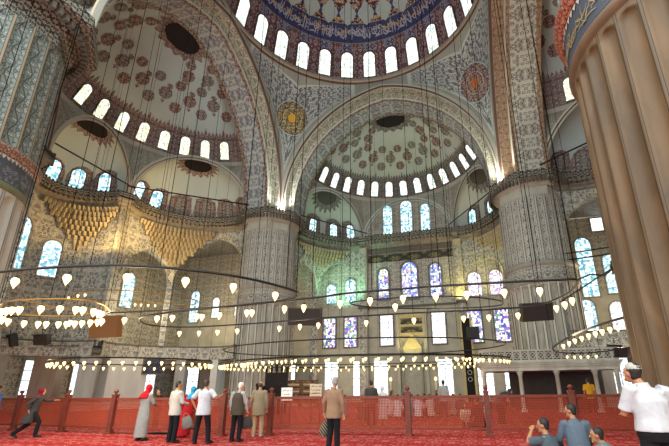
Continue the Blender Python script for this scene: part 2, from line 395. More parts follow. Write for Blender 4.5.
def pend_pt(ph, t, sx, sy, off=0):
    """ph 0..90 degrees from +Y towards +X within one corner; t 0 arch, 1 dome ring"""
    p = radians(ph); s_, c_ = sin(p), cos(p)
    if ph <= 45: d = 9.78; s = d*math.tan(p); rb = d/c_; zb = zprof(s, 9.9, RISE+.15)
    else: d = 9.78; s = d/math.tan(p); rb = d/s_; zb = zprof(s, 9.9, RISE+(.7 if sx < 0 else .4))
    zt, rt = 29.6, 9.94
    zb = min(zb, zt-.15)
    x1, z1 = rb-(rb-rt)*.12, zb+(zt-zb)*.62
    r = (1-t)**2*rb+2*t*(1-t)*x1+t*t*rt-off; z = (1-t)**2*zb+2*t*(1-t)*z1+t*t*zt-off*.3
    return Vector((sx*r*s_, sy*r*c_, z))
m_medg = ornament('medallion_gilt', '5a5540', 'b39a5c', '2c2a24', 'c9a23c', tile=.6, k=3., lw=.06, leafsz=.3, soil=.02)
m_medb = ornament('medallion_navy', '3a3d50', '8f8c84', '2a2c3c', 'b0683a', tile=.6, k=3., lw=.06, leafsz=.3, soil=.02)
m_medo = plain('medallion_amber', 'a8602c', .6, noise=.2, nscale=3)
for k, (sx, sy) in enumerate(((-1, 1), (1, 1), (-1, -1), (1, -1))):
    m = MB()
    ts = [0, .04, .14, .17, .3, .45, .6, .75, .87, .9, 1]; phs = [0, 6, 12, 15, 17]+lin(20, 70, 20)+[73, 75, 78, 84, 90]
    m.grid(lambda p, t: pend_pt(p, t, sx, sy), phs, ts, lambda p, t: (p*.22, t*9), 0, True, lambda p, t: (2 if t < .04 else 3 if (.14 < t < .17 or .87 < t < .9 or 15 < p < 17 or 73 < p < 75) and 15 < p < 75 else 1 if .17 < t < .87 and 17 < p < 73 else 0))
    if sy > 0:   # painted roundel
        c = pend_pt(45, .6, sx, sy, .08); e1_ = (pend_pt(50, .6, sx, sy, .08)-pend_pt(40, .6, sx, sy, .08)).normalized()
        e2_ = (pend_pt(45, .68, sx, sy, .08)-pend_pt(45, .52, sx, sy, .08)).normalized()
        nn = e1_.cross(e2_); nn = nn if nn.dot(-c+Vector((0, 0, 24))) > 0 else -nn
        for r_, mi, o in ((1.62, 3, 0), (1.54, 4, .03), (1.38, 5, .05), (.9, 3, .06), (.86, 5, .07), (.40, 6, .09)):
            m.q([c+nn*(o+.05)+e1_*(r_*cos(t))+e2_*(r_*sin(t)) for t in lin(0, 2*pi, 36)[:-1]], [(r_*cos(t)+r_, r_*sin(t)+r_) for t in lin(0, 2*pi, 36)[:-1]], mi)
    structure(m.build('ceiling_pendentive', [m_pendf, m_pend, m_white, m_creamd, m_medb, m_medg if sx < 0 else m_rose, m_goldb if sx < 0 else m_medo]))
# ================================================================ half domes
def medallion(fnp, az, el, r, mb, mi, mi2, fin=True, n=20):
    def P(dx, dy, off): return fnp(az+dx, el+dy, off)
    for q, mm_, o in ((r, mi2, .04), (r*.86, mi, .06), (r*.35, mi2, .08)):
        pts = [(q*(1+.05*cos(8*t))*cos(t), q*(1+.05*cos(8*t))*sin(t)) for t in lin(0, 2*pi, n)[:-1]]
        mb.q([P(x, y, o) for x, y in pts], [(x+r, y+r) for x, y in pts], mm_)
    if fin:
        for sg in (1, -1):
            pts = [(0, sg*r*1.02), (r*.3, sg*r*1.25), (0, sg*r*1.75), (-r*.3, sg*r*1.25)]
            mb.q([P(x, y, .05) for x, y in pts], [(x, y) for x, y in pts], mi)
def half_dome(nm, T, dc, Rs, zc, mats, wins, glass, ph0=0, warm=False):
    """mats: 0 window border, 1 plaster, 2 moulding, 3 rosette, 4 rosette dark, 5 dark recess"""
    m = MB(); zr = 22.7
    def S(az, el, off=0):
        r = Rs-off; return Vector(T(r*cos(el)*sin(az), dc+r*cos(el)*cos(az), zc+r*sin(el)))
    eb = math.asin((zr-.35-zc)/Rs); e_w = math.asin((zr-zc)/Rs); e1 = e_w+radians(13.5)
    els = [eb, e_w-.01, e_w, e_w+radians(3), e_w+radians(7), e_w+radians(11), e1]+[radians(x) for x in (44, 50, 56, 62, 68, 74, 80, 85, 90)]
    azs = [radians(x) for x in lin(-100, 100, 80)]
    m.grid(lambda a, e: S(a, e), azs, els, lambda a, e: (a*Rs, e*Rs), 0, True, lambda a, e: 2 if e < e_w else (0 if e < e1 else 1))
    sp = radians(11.75)
    for k in range(-42, 43):   # pointed crest of the window border
        a = k*sp/5+ph0
        hh = .75 if k % 5 == 0 else .42
        w_ = sp/5*.5
        pts = [(a-w_, e1-.002), (a+w_, e1-.002), (a+w_*.7, e1+hh*.45/Rs), (a, e1+hh/Rs), (a-w_*.7, e1+hh*.45/Rs)]
        m.q([S(x, y, .03) for x, y in pts], [(x*Rs, y*Rs) for x, y in pts], 0)
    # scalloped recess near the crown
    ec = math.asin(min(.9999, 1)) - 0.0
    def top(x, y, off):    # tangent-plane patch around the crown, x along s, y along d
        d = 1.55+y; s = x; q = sqrt(max(.01, (Rs-off)**2-s*s-d*d)); return Vector(T(s, dc+d, zc+q))
    N = 48
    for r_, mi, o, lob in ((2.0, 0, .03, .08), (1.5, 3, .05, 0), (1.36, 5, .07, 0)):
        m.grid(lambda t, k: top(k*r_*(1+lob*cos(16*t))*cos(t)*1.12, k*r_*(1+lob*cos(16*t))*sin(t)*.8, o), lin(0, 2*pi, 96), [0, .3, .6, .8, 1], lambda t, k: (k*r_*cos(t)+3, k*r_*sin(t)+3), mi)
    rows = ((45.5, 9, 0, .50, False), (51, 9, .5, .56, True), (57.5, 9, 0, .46, False), (64, 8, .5, .52, True), (55, 18, .25, .22, False), (70, 6, 0, .42, False))
    for el, nn, sh, r_, fin in rows:
        step = 170/nn
        for i in range(nn):
            az = -85+step*(i+.5+(sh if sh in (.75,) else 0)*.0)+(step*.5 if sh == .5 else 0)
            if el > 62 and abs(az) < 34: continue
            if el == 55: az = -88+step*(i+.5); e = radians(61.5 if i % 2 else 55)
            if el == 55 and abs(az) < 30 and i % 2: continue
            if abs(az) > 88: continue
            a = radians(az); e = e if el == 55 else radians(el)
            if el == 60: a += radians(6); e += .001; continue
            medallion(lambda x, y, off, a=a, e=e: S(x, y, off) if False else S(a+(x-a)/(Rs*cos(e)), e+(y-e)/Rs, off), a, e, r_, m, 3 if (i+int(el)) % 2 else 4, 4, fin)
    hd = structure(m.build(nm, mats))
    for k in wins:
        a = k*sp+ph0; p = S(a, e_w+radians(1.2)); up = S(a, e_w+radians(10))-p
        r = Vector(T(cos(a), -sin(a), 0))-Vector(T(0, 0, 0)); n = Vector(T(-sin(a), -cos(a), 0))-Vector(T(0, 0, 0))
        window(p, r, up, n-Vector((0, 0, .25)), .80, 1.70, glass, .09, .10, mats[4])
    return hd
half_dome('ceiling_qibla', TQ, 12.5, 9.6, 18.9, [m_bordg, m_creamd, m_white, m_rose, m_rose2, m_dark], range(-6, 7), g_day)
half_dome('ceiling_left', TL, 12.8, 9.95, 19.1, [m_bord, m_cream, m_white, m_rose, m_rose2, m_dark], range(-1, 7), g_dayY, radians(1.2))
half_dome('ceiling_right', TR, 12.8, 9.95, 19.1, [m_bord, m_cream, m_white, m_rose, m_rose2, m_dark], range(0, 7), g_dayY, radians(1.2))
# ================================================================ exedrae
class Niche:
    def __init__(s, T, E1, E2, depth, cx=(0, 12.5)):
        s.T = T; s.E1, s.E2 = Vector(E1), Vector(E2); s.mid = (s.E1+s.E2)/2; ch = s.E2-s.E1; s.a = ch.length/2; s.e = ch.normalized()
        n = Vector((-s.e.y, s.e.x)); n = n if n.dot(s.mid-Vector(cx)) > 0 else -n
        s.n = n; s.b = depth
        N = 60; s.al = [pi-pi*i/N for i in range(N+1)]
        s.pts = [s.P(a) for a in s.al]; s.L = [0]
        for p, q in zip(s.pts, s.pts[1:]): s.L.append(s.L[-1]+(q-p).length)
    def P(s, al): return s.mid+s.e*(s.a*cos(al))+s.n*(s.b*sin(al))
    def at(s, l, off=0):      # point at arc length l, off towards the inside
        l = max(0, min(s.L[-1], l)); i = 0
        while i < len(s.L)-2 and s.L[i+1] < l: i += 1
        t = (l-s.L[i])/max(1e-9, s.L[i+1]-s.L[i]); p = s.pts[i].lerp(s.pts[i+1], t); al = s.al[i]+(s.al[i+1]-s.al[i])*t
        nn = -(s.e*(cos(al)/s.a)+s.n*(sin(al)/s.b)) if s.b > .01 else -s.n
        nn = nn.normalized(); return p+nn*off, nn
    def W(s, l, z, off=0): p, n = s.at(l, off); return Vector(s.T(p.x, p.y, z))
    def hit(s, x, y):
        """where a sight line meets the wall: (arc length, height)"""
        best = None
        for i in range(len(s.pts)-1):
            a = Vector(s.T(s.pts[i].x, s.pts[i].y, 0)); b = Vector(s.T(s.pts[i+1].x, s.pts[i+1].y, 0)); d = ray(x, y)
            ex, ey = b.x-a.x, b.y-a.y; den = d.x*ey-d.y*ex
            if abs(den) < 1e-9: continue
            t = ((a.x-O.x)*ey-(a.y-O.y)*ex)/den; u = ((a.x-O.x)*d.y-(a.y-O.y)*d.x)/den
            if t > 0 and -.02 <= u <= 1.02 and (best is None or t > best[0]): best = (t, s.L[i]+u*(s.L[i+1]-s.L[i]), EYE+t*d.z)
        return best and best[1:]
def arch_h(x, half, rise):
    x = min(1, abs(x)/half); e = max(0, (rise*rise-half*half)/(2*half)); Rr = half+e
    return sqrt(max(0, Rr*Rr-(x*half+e)**2)) if rise >= half else rise*sqrt(1-x*x)
def niche_wall(nm, N, z0, z1, ops, mats, thick=.7, z0f=None, extra=()):
    """wall following a niche; ops: (centre, half width, spring height, rise, sill)"""
    m = MB(); ss = set([round(v, 3) for v in lin(0, N.L[-1], 48)])
    for c, h, zs, r, sill in ops:
        for v in lin(-1, 1, 20): ss.add(round(c+h*v, 3))
    ss = sorted(v for v in ss if -1e-6 <= v <= N.L[-1]+.001)
    for a, b in zip(ss, ss[1:]):
        mid = (a+b)/2; op = next((o for o in ops if abs(mid-o[0]) < o[1]), None)
        if op is None:
            m.q([N.W(a, z0), N.W(b, z0), N.W(b, z1), N.W(a, z1)], [(a, z0), (b, z0), (b, z1), (a, z1)], 0)
        else:
            c, h, zs, r, sill = op; za, zb = zs+arch_h(a-c, h, r), zs+arch_h(b-c, h, r)
            m.q([N.W(a, za), N.W(b, zb), N.W(b, z1), N.W(a, z1)], [(a, za), (b, zb), (b, z1), (a, z1)], 0)
            m.q([N.W(a, za), N.W(b, zb), N.W(b, zb, -thick), N.W(a, za, -thick)], [(a, 0), (b, 0), (b, thick), (a, thick)], 1)
            # raised archivolt
            k0, k1 = 1.0, 1+.34/h
            def ar(s_, k): x = (s_-c)*k; return (c+x, zs+arch_h(x/k, h, r)*k)
            (xa, ya), (xb, yb) = ar(a, k1), ar(b, k1)
            m.q([N.W(a, za, .06), N.W(b, zb, .06), N.W(xb, yb, .06), N.W(xa, ya, .06)], [(a, 0), (b, 0), (b, .3), (a, .3)], 2)
            m.q([N.W(xa, ya, .06), N.W(xb, yb, .06), N.W(xb, yb, 0), N.W(xa, ya, 0)], None, 3)
            if sill > z0: m.q([N.W(a, z0), N.W(b, z0), N.W(b, sill), N.W(a, sill)], [(a, z0), (b, z0), (b, sill), (a, sill)], 0)
    for c, h, zs, r, sill in ops:
        for s_ in (c-h, c+h):
            m.q([N.W(s_, max(z0, sill)), N.W(s_, zs), N.W(s_, zs, -thick), N.W(s_, max(z0, sill), -thick)], None, 1)
    for t in extra: t(m)
    return structure(m.build(nm, mats))
def semidome(nm, N, mats, rise=4.9, z0=17.2):
    m = MB(); al = lin(0, pi, 36); be = lin(0, pi/2, 12)
    def f(a, b, off=0):
        p = N.mid+N.e*((N.a-off)*cos(a)*cos(b))+N.n*((N.b-off)*sin(a)*cos(b)); return Vector(N.T(p.x, p.y, z0+(rise-off)*sin(b)))
    if N.b > 1: m.grid(f, al, be, lambda a, b: (a*4, b*5), 1)
    else: m.q([N.T(*(N.mid+N.e*(N.a*cos(a))), z0+rise*sin(a)) for a in al], [(N.a*cos(a), rise*sin(a)) for a in al], 5)
    # oculus with scalloped rim
    def oc(x, y, off):   # patch hanging under the crown, x across, y towards the back
        q = 1-(x/(N.a-off))**2-((.95+y)/(max(N.b, 2.6)-off))**2; qq = N.mid+N.e*x+N.n*((.95+y)*N.b/max(N.b, 2.6)); return Vector(N.T(qq.x, qq.y, z0+(rise-off)*sqrt(max(.02, q))))
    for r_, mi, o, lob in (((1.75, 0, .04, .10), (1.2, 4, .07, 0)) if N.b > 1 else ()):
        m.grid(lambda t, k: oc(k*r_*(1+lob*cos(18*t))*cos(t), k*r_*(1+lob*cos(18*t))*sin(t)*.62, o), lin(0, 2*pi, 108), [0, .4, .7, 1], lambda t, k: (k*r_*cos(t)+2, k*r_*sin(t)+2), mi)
    # arch moulding and spandrel up to the window ring
    xs = lin(-1, 1, 36)
    def ap(x, k=1., o=0):
        t = pi/2*(1-x); p = N.mid+N.e*(N.a*k*cos(t))-N.n*o; return Vector(N.T(p.x, p.y, z0+rise*k*sin(t)))
    for k0, o0, k1, o1, mi in ((1., 0, 1., .18, 2), (1., .18, .955, .18, 2), (.955, .18, .955, .05, 3), (.955, .05, .915, .05, 2)):
        m.grid(lambda x, t: ap(x, k0 if t == 0 else k1, o0 if t == 0 else o1), xs, [0, 1], lambda x, t: (x*6, t*.3), mi)
    Cc = Vector((0, N.dc))
    def top(x):
        t = pi/2*(1-x); p = N.mid+N.e*(N.a*cos(t)); d = (p-Cc); d = d.normalized()*N.ring; q = Cc+d; return Vector(N.T(q.x, q.y, 22.36))
    m.grid(lambda x, t: ap(x, 1, .16).lerp(top(x), t), xs, [0, .1, .9, 1], lambda x, t: (x*5, t*5), 5, True, lambda x, t: 5)
    return structure(m.build(nm, mats))
def cornice(nm, pts, closed=False, zoff=0):
    """walkway on brackets along plan points [(x, y, nx, ny)] in world plan"""
    m = MB(); P = [(0, 15.95), (.14, 16.05), (.18, 16.22), (.36, 16.34), (.42, 16.5), (.62, 16.6), (.66, 16.74), (.66, 17.3), (.58, 17.3), (.58, 16.82), (0, 16.82)]
    L = [0]
    for a, b in zip(pts, pts[1:]): L.append(L[-1]+hypot(b[0]-a[0], b[1]-a[1]))
    idx = list(range(len(pts)))
    m.grid(lambda i, j: (pts[int(i)][0]+pts[int(i)][2]*P[int(j)][0], pts[int(i)][1]+pts[int(i)][3]*P[int(j)][0], P[int(j)][1]+zoff), idx, list(range(len(P))), lambda i, j: (L[int(i)], P[int(j)][1]), 0, False, lambda i, j: 0 if j > 6 and j < 9 else 1)
    # brackets and finials along the edge
    tot = L[-1]; k = 0; s = .2
    while s < tot:
        i = next(i for i in range(len(L)-1) if L[i+1] >= s); t = (s-L[i])/max(1e-6, L[i+1]-L[i]); a, b = pts[i], pts[i+1]
        x, y, nx, ny = [a[j]+(b[j]-a[j])*t for j in range(4)]; q = hypot(nx, ny) or 1; nx, ny = nx/q, ny/q; tx, ty = -ny, nx
        M = Matrix(((tx, nx, 0, x), (ty, ny, 0, y), (0, 0, 1, 0), (0, 0, 0, 1)))
        m.box(-.09, .09, .2, .68, 16.42+zoff, 16.70+zoff, 0, M); m.box(-.05, .05, .56, .70, 16.75+zoff, 17.42+zoff, 0, M)
        s += .42
    return structure(m.build(nm, [m_corn, plain('gallery_underside', '7d776a', .8, noise=.2), m_white]))
def npts(N, n=40, world=True):
    out = []
    for l in lin(0.001, N.L[-1]-.001, n):
        p, nn = N.at(l); a = N.T(p.x, p.y, 0); b = N.T(nn.x, nn.y, 0); out.append((a[0], a[1], b[0], b[1]))
    return out
def muqarnas(nm, N, c, w0, tiers, ztop, mat, dz=.42):
    """honeycomb vault: tiers of little scooped cells stepping out towards the top"""
    m = MB()
    for k in range(tiers):
        zt = ztop-k*dz; w = w0*(1-k/tiers)**1.15; off = .42*(1-k/tiers)+.04; cell = .36; n = max(2, int(2*w/cell)); ph = .5*(k % 2)
        for i in range(n):
            s0 = c-w+2*w*(i+ph*.999)/n; s1 = s0+2*w/n
            if s1 > N.L[-1] or s0 < 0: continue
            sm = (s0+s1)/2; z0 = zt-dz
            A, B = N.W(s0, zt, off), N.W(s1, zt, off); C = N.W(sm, zt, off-.14); F = N.W(sm, z0-.12, off-.02)
            D, E = N.W(s0, z0+.06, off-.16), N.W(s1, z0+.06, off-.16)
            hw = (s1-s0)*.42; A, B, C = N.W(sm-hw, zt, off-.05), N.W(sm+hw, zt, off-.05), N.W(sm, zt, off+.16)
            D, E, F = N.W(sm-hw, z0+.12, off-.12), N.W(sm+hw, z0+.12, off-.12), N.W(sm, z0+.12, off+.02); G = N.W(sm, z0-.04, off-.14)
            m.q([A, C, F, D], None, 0); m.q([C, B, E, F], None, 0); m.q([D, F, G], None, 0); m.q([F, E, G], None, 0); m.q([A, B, C], None, 0)
            P0, P1, P2, P3 = N.W(s0, zt, off-.16), N.W(s1, zt, off-.16), N.W(s1, z0, off-.2), N.W(s0, z0, off-.2); m.q([P0, P1, P2, P3], None, 1)  # flat dark backing paints the shade between the drops
    return structure(m.build(nm, [mat, plain('muqarnas_gap_shade', '5c5240', .9)]))
def mk(T, E1, E2, depth, dc, ring):
    N = Niche(T, E1, E2, depth, (0, dc)); N.dc = dc; N.ring = ring; return N
RQ, RL = sqrt(9.6**2-3.46**2), sqrt(9.95**2-3.26**2)
NQL = mk(TQ, (-9.9, 12.5), (-4.6, 19.55), 2.1, 12.5, RQ)
NQR = mk(TQ, (9.9, 12.5), (5.5, 19.55), 2.1, 12.5, RQ)
NQC = mk(TQ, (-4.6, 19.55), (5.5, 19.55), .02, 12.5, RQ)
NLC = mk(TL, (-3.4, 20.9), (3.4, 20.9), 4.3, 12.8, RL)
NLB = mk(TL, (3.4, 20.9), (9.7, 12.9), 3.6, 12.8, RL)
NLA = mk(TL, (-3.4, 20.9), (-9.7, 12.9), 3.6, 12.8, RL)
NRC = mk(TR, (-3.4, 20.9), (3.4, 20.9), 4.3, 12.8, RL)
NRB = mk(TR, (3.4, 20.9), (9.7, 12.9), 3.6, 12.8, RL)
NRA = mk(TR, (-3.4, 20.9), (-9.7, 12.9), 3.6, 12.8, RL)
SD = [m_bord, m_cream, m_white, m_brown, m_dark, m_wall2]
SDQ = [m_bordg, m_creamd, m_creamd, m_brown, plain('recess_shadow_grey', '4a4740', .9), m_wall2]  # grey disc colour stands for shadow in the oculus recess
for nm, N in (('qibla_left', NQL), ('qibla_right', NQR)): semidome('ceiling_'+nm, N, SDQ)
semidome('ceiling_qibla_centre', NQC, SDQ, 4.4)
for nm, N in (('left_middle', NLC), ('left_far', NLB), ('left_near', NLA), ('right_middle', NRC), ('right_far', NRB), ('right_near', NRA)): semidome('ceiling_'+nm, N, SD)
def ringpts(lists): 
    o = []
    for l in lists: o += l
    return o
cornice('trim_4', npts(NQL)+npts(NQC, 6)+list(reversed(npts(NQR))))
cornice('trim_5', list(reversed(npts(NLB)))+list(reversed(npts(NLC)))+npts(NLA))
cornice('trim_6', list(reversed(npts(NRB)))+list(reversed(npts(NRC)))+npts(NRA))
# ================================================================ walls under the walkways
WM = [m_wall, m_soffit, m_step, m_brown, m_dark]
m_warmw = ornament('wall_tile_ochre', '8f8c80', '66655e', 'a8a494', None, tile=1.1, k=3.2, lw=.05, leafsz=.27)
niche_wall('wall_qibla_left', NQL, 0, 16, [(3.6, 1.35, 11.2, 3.2, 0), (7.85, 2.5, 11.2, 3.4, 0)], WM)
niche_wall('wall_qibla_right', NQR, 0, 16, [(7.2, 2.55, 10.4, 3.1, 0), (3.0, 1.2, 11.0, 2.6, 0)], WM)
niche_wall('wall_left_middle', NLC, 4.6, 16, [], WM)
niche_wall('wall_left_far', NLB, 4.6, 16, [(3.6, 2.0, 10.6, 2.8, 4.6), (9.45, 3.45, 10.9, 4.6, 4.6)], WM)
niche_wall('wall_left_near', NLA, 4.6, 16, [(9.45, 3.45, 10.9, 4.6, 4.6)], WM)
niche_wall('wall_right_middle', NRC, 4.6, 16, [], WM)
niche_wall('wall_right_far', NRB, 4.6, 16, [(3.6, 2.0, 10.6, 2.8, 4.6), (9.45, 3.45, 10.9, 4.6, 4.6)], WM)
niche_wall('wall_right_near', NRA, 4.6, 16, [(9.45, 3.45, 10.9, 4.6, 4.6)], WM)
muqarnas('trim_7', NLC, 8.9, 3.1, 9, 15.9, m_muq)
muqarnas('trim_8', NLB, 5.7, 3.6, 10, 15.9, m_muq)
muqarnas('trim_9', NQL, 5.3, 3.4, 6, 15.7, m_muq, .36)
muqarnas('trim_10', NQR, 4.6, 3.2, 6, 15.7, m_muq, .36)
muqarnas('trim_11', NRB, 5.7, 3.6, 10, 15.9, m_muq)
# centre bay of the qibla wall, flanking pilasters and outer walls
m = MB(); W = 19.8
def wallq(m, x0, x1, y, z0, z1, mi=0): m.q([(x0, y, z0), (x1, y, z0), (x1, y, z1), (x0, y, z1)], [(x0, z0), (x1, z0), (x1, z1), (x0, z1)], mi)
m_qc = ornament('qibla_tile', '9a978b', '77757a', 'b5b2a6', '8a7a4c', tile=.9, k=3.2, lw=.05, leafsz=.27, soil=.05)
m_inscr = ornament('inscription_frieze', '4a4632', '7d7448', '35321f', 'a08c48', tile=1.2, k=2.4, lw=.08, leafsz=.3)
wallq(m, -28, 28, W, 9.6, 17.2, 0); wallq(m, -28, 28, W, 0, 9.6, 2)
wallq(m, -4.6, 5.5, W-.12, 15.35, 15.95, 3); wallq(m, -4.6, 5.5, W-.10, 14.35, 15.25, 1)
wallq(m, -4.6, 5.5, W-.2, 9.25, 9.45, 3)
structure(m.build('wall_qibla', [m_qc, m_inscr, m_plain, m_cornu]))
m_yel = plain('honey_lit_stone', 'b5a878', .7, noise=.1)  # stone tinted with the yellow light on the pilaster and niche panels
for k, x in enumerate((-4.55, 5.55)):
    m = MB(); m.box(x-.42, x+.42, W-.75, W, 0, 16, 0); m.box(x-.3, x+.3, W-.82, W-.75, 1, 15.5, 1); m.box(x-.5, x+.5, W-.85, W, 9.2, 9.5, 2)
    structure(m.build('trim_%d' % (12+k), [m_plain if k == 0 else m_yel, m_wall, m_cornu]))
for nm, x in (('wall_left', -27.6), ('wall_right', 27.6)):
    m = MB(); m.q([(x, -34, 0), (x, 20, 0), (x, 20, 17.2), (x, -34, 17.2)], [(-34, 0), (20, 0), (20, 17.2), (-34, 17.2)]); structure(m.build(nm, m_warmw))
# vaults of the side bays, carried from the exedra walls out to the shell
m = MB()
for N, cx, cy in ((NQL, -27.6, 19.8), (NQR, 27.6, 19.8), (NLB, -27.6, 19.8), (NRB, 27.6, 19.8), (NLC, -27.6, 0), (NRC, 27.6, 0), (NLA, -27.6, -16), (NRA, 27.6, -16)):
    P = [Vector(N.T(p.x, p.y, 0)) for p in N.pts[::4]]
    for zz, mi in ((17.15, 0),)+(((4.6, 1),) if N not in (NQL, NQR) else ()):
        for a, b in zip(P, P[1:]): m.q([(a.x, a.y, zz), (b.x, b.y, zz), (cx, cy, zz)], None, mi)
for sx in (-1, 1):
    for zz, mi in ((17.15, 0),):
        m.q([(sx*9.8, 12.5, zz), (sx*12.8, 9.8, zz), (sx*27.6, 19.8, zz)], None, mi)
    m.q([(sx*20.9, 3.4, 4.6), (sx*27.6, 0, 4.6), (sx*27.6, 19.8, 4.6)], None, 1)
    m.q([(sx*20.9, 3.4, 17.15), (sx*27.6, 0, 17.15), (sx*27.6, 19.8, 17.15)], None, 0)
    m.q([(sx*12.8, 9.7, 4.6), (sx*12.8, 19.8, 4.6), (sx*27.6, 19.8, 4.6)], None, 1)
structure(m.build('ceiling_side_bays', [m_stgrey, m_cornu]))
# ================================================================ windows of the walls
def wn(x, z0, z1, w, glass, y=W, **k): return window((x, y-.03, z0), (1, 0, 0), (0, 0, 1), (0, -1, 0), w, z1-z0, glass, **k)
wn(-1.72, 17.3, 20.9, 1.0, g_aqua, 19.52); wn(.40, 17.1, 21.25, 1.25, g_aqua, 19.52); wn(2.5, 17.2, 20.6, 1.0, g_aqua, 19.52)
wn(-2.42, 10.3, 13.6, 1.05, g_blue, rim=.22, rimm=m_bordg); wn(.40, 10.2, 14.1, 1.6, g_blue, rim=.22, rimm=m_bordg); wn(3.15, 10.3, 13.7, 1.1, g_blue, rim=.22, rimm=m_bordg)
g_rose = stained('rose_glass', ['e6d0dc', 'c49ac0', 'f0e8f0', 'e8dcae', '9a8ac8'], 1.15, .17, .5, '6c5c84', 'fbf8fb')
wn(-8.35, 10.2, 12.3, 1.1, g_aqua); wn(-6.15, 10.2, 12.7, 1.15, g_aqua)
wn(7.0, 10.0, 12.4, 1.25, g_rose); wn(9.1, 10.0, 12.5, 1.25, g_rose)
for x, g in ((-8.5, g_viol), (-6.12, g_viol), (-2.2, g_white), (3.15, g_white), (6.65, g_viol), (9.2, g_viol)): wn(x, 5.45, 8.5, 1.3, g, rect=True, rim=.16, rimm=m_bordg)
for x in (-8.2, -5.4+.3, -2.9, 3.5, 7.2, 9.6, 12.4): wn(x, .6, 3.9, 1.35, g_sky, rect=True, bars=True, rim=.18, rimm=m_plain)
wn(17.4, 9.2, 15.0, 1.35, g_aqua); wn(19.5, 9.4, 13.2, 1.3, g_aqua); wn(19.0, 15.6, 16.9, 1.0, g_sky, rect=True)
wn(16.8, 4.9, 8.9, 1.35, g_aqua); wn(19.3, 5.0, 8.6, 1.3, g_white)
wn(-19.9, 9.4, 11.6, .9, g_day); wn(-26, 9, 12.8, 1.2, g_aqua); wn(-15.5, 5.4, 7.2, 1.2, g_aqua, rect=True); wn(-18.2, 5.4, 7.2, 1.2, g_aqua, rect=True); wn(-23, 9.4, 11.8, .9, g_day)
def nwin(N, l, z0, z1, w, glass, off=.02, **k):
    p, nn = N.at(l, off); p = Vector(N.T(p.x, p.y, z0)); n = Vector(N.T(nn.x, nn.y, 0)); r = n.cross(Vector((0, 0, 1)))
    return window(p, -r, (0, 0, 1), n, w, z1-z0, glass, **k)
nwin(NLC, 5.15, 9.9, 13.8, 1.15, g_aqua, rim=.22, rimm=m_bandp); nwin(NLC, 7.45, 9.8, 12.7, 1.15, g_aqua, rim=.22, rimm=m_bandp); nwin(NLC, 2.9, 10, 13, 1.1, g_aqua)
for v in (11.3, 6, -6, -12): window((-27.55, v, 9.4), (0, 1, 0), (0, 0, 1), (1, 0, 0), 1.4, 3.6, g_aqua)
for v in range(-24, 19, 4): 
    window((-27.55, v, .7), (0, 1, 0), (0, 0, 1), (1, 0, 0), 1.5, 3.0, g_sky, rect=True, bars=True); window((27.55, v, .7), (0, -1, 0), (0, 0, 1), (-1, 0, 0), 1.5, 3.0, g_sky, rect=True, bars=True)
for x in (-13, -16, -19, -22, -25, 15.5, 18.5, 21.5, 24.5): wn(x, .7, 3.7, 1.4, g_sky, rect=True, bars=True)
# windows inside the exedra semidomes
def swin(N, frac, glass, w=.95, h=1.75):
    l = N.L[-1]*frac; p, nn = N.at(l, .0); n = Vector(N.T(nn.x, nn.y, 0)); z0 = 17.45
    be = math.asin(.05); be2 = math.asin(.40); al = pi*(1-frac); q = N.P(al)
    i0 = N.mid+(q-N.mid)*cos(be2); up = Vector(N.T(i0.x, i0.y, z0+1.96))-Vector(N.T(q.x, q.y, z0)); r = n.cross(Vector((0, 0, 1)))
    p = Vector(N.T(q.x, q.y, z0))+n*.06
    window(p, -r, up, n-Vector((0, 0, .3)), w, h, glass, .08, .1, m_brown, .34, m_bord if N not in (NQL, NQR) else m_bordg)
for f in (.16, .33, .50, .67, .84): swin(NLC, f, g_aqua); swin(NRC, f, g_aqua)
for i, f in enumerate((.12, .27, .42, .57, .72, .87)): swin(NLB, f, g_aqua if i < 2 else g_day if i == 9 else m_rose2); swin(NRB, f, m_rose2)
for f in (.2, .42, .62, .80): swin(NQL, f, g_aqua, .85, 1.6)
for f in (.30, .52, .74): swin(NQR, f, g_aqua, .85, 1.6)
# ================================================================ mihrab and lower qibla furnishings
t = tag(empty('mihrab', (.42, W, 0)), 'tall honey-coloured prayer niche in the middle of the far wall, between two white windows', 'prayer niche')
m = MB()
for x in (-1.55, 1.25): m.box(x, x+.3, -.5, 0, 0, 8.6, 0)
m.box(-1.7, 1.7, -.55, 0, 8.6, 9.05, 0); m.box(-1.25, 1.25, -.3, 0, 6.3, 8.6, 1); m.build('surround', [m_plain, m_yel], t)
m = MB(); m.grid(lambda a, z: (cos(a)*.95, -.34+.0-.0*z+.30*sin(a), z), lin(0, pi, 12), [0, 5.0, 5.6], lambda a, z: (a, z), 0)
for k in range(9):
    w_ = .95*(1-k/9); m.box(-w_, w_, -.42, -.3, 5.0+k*.17, 5.0+(k+1)*.17, 1)
m.build('niche', [plain('mihrab_marble', '9c9a88', .5, noise=.1), m_yel], t)
m = MB()
for z in (6.6, 7.45): m.box(-1.1, 1.1, -.36, -.3, z, z+.6, 0)
m.build('inscription_panel', [m_inscr], t)
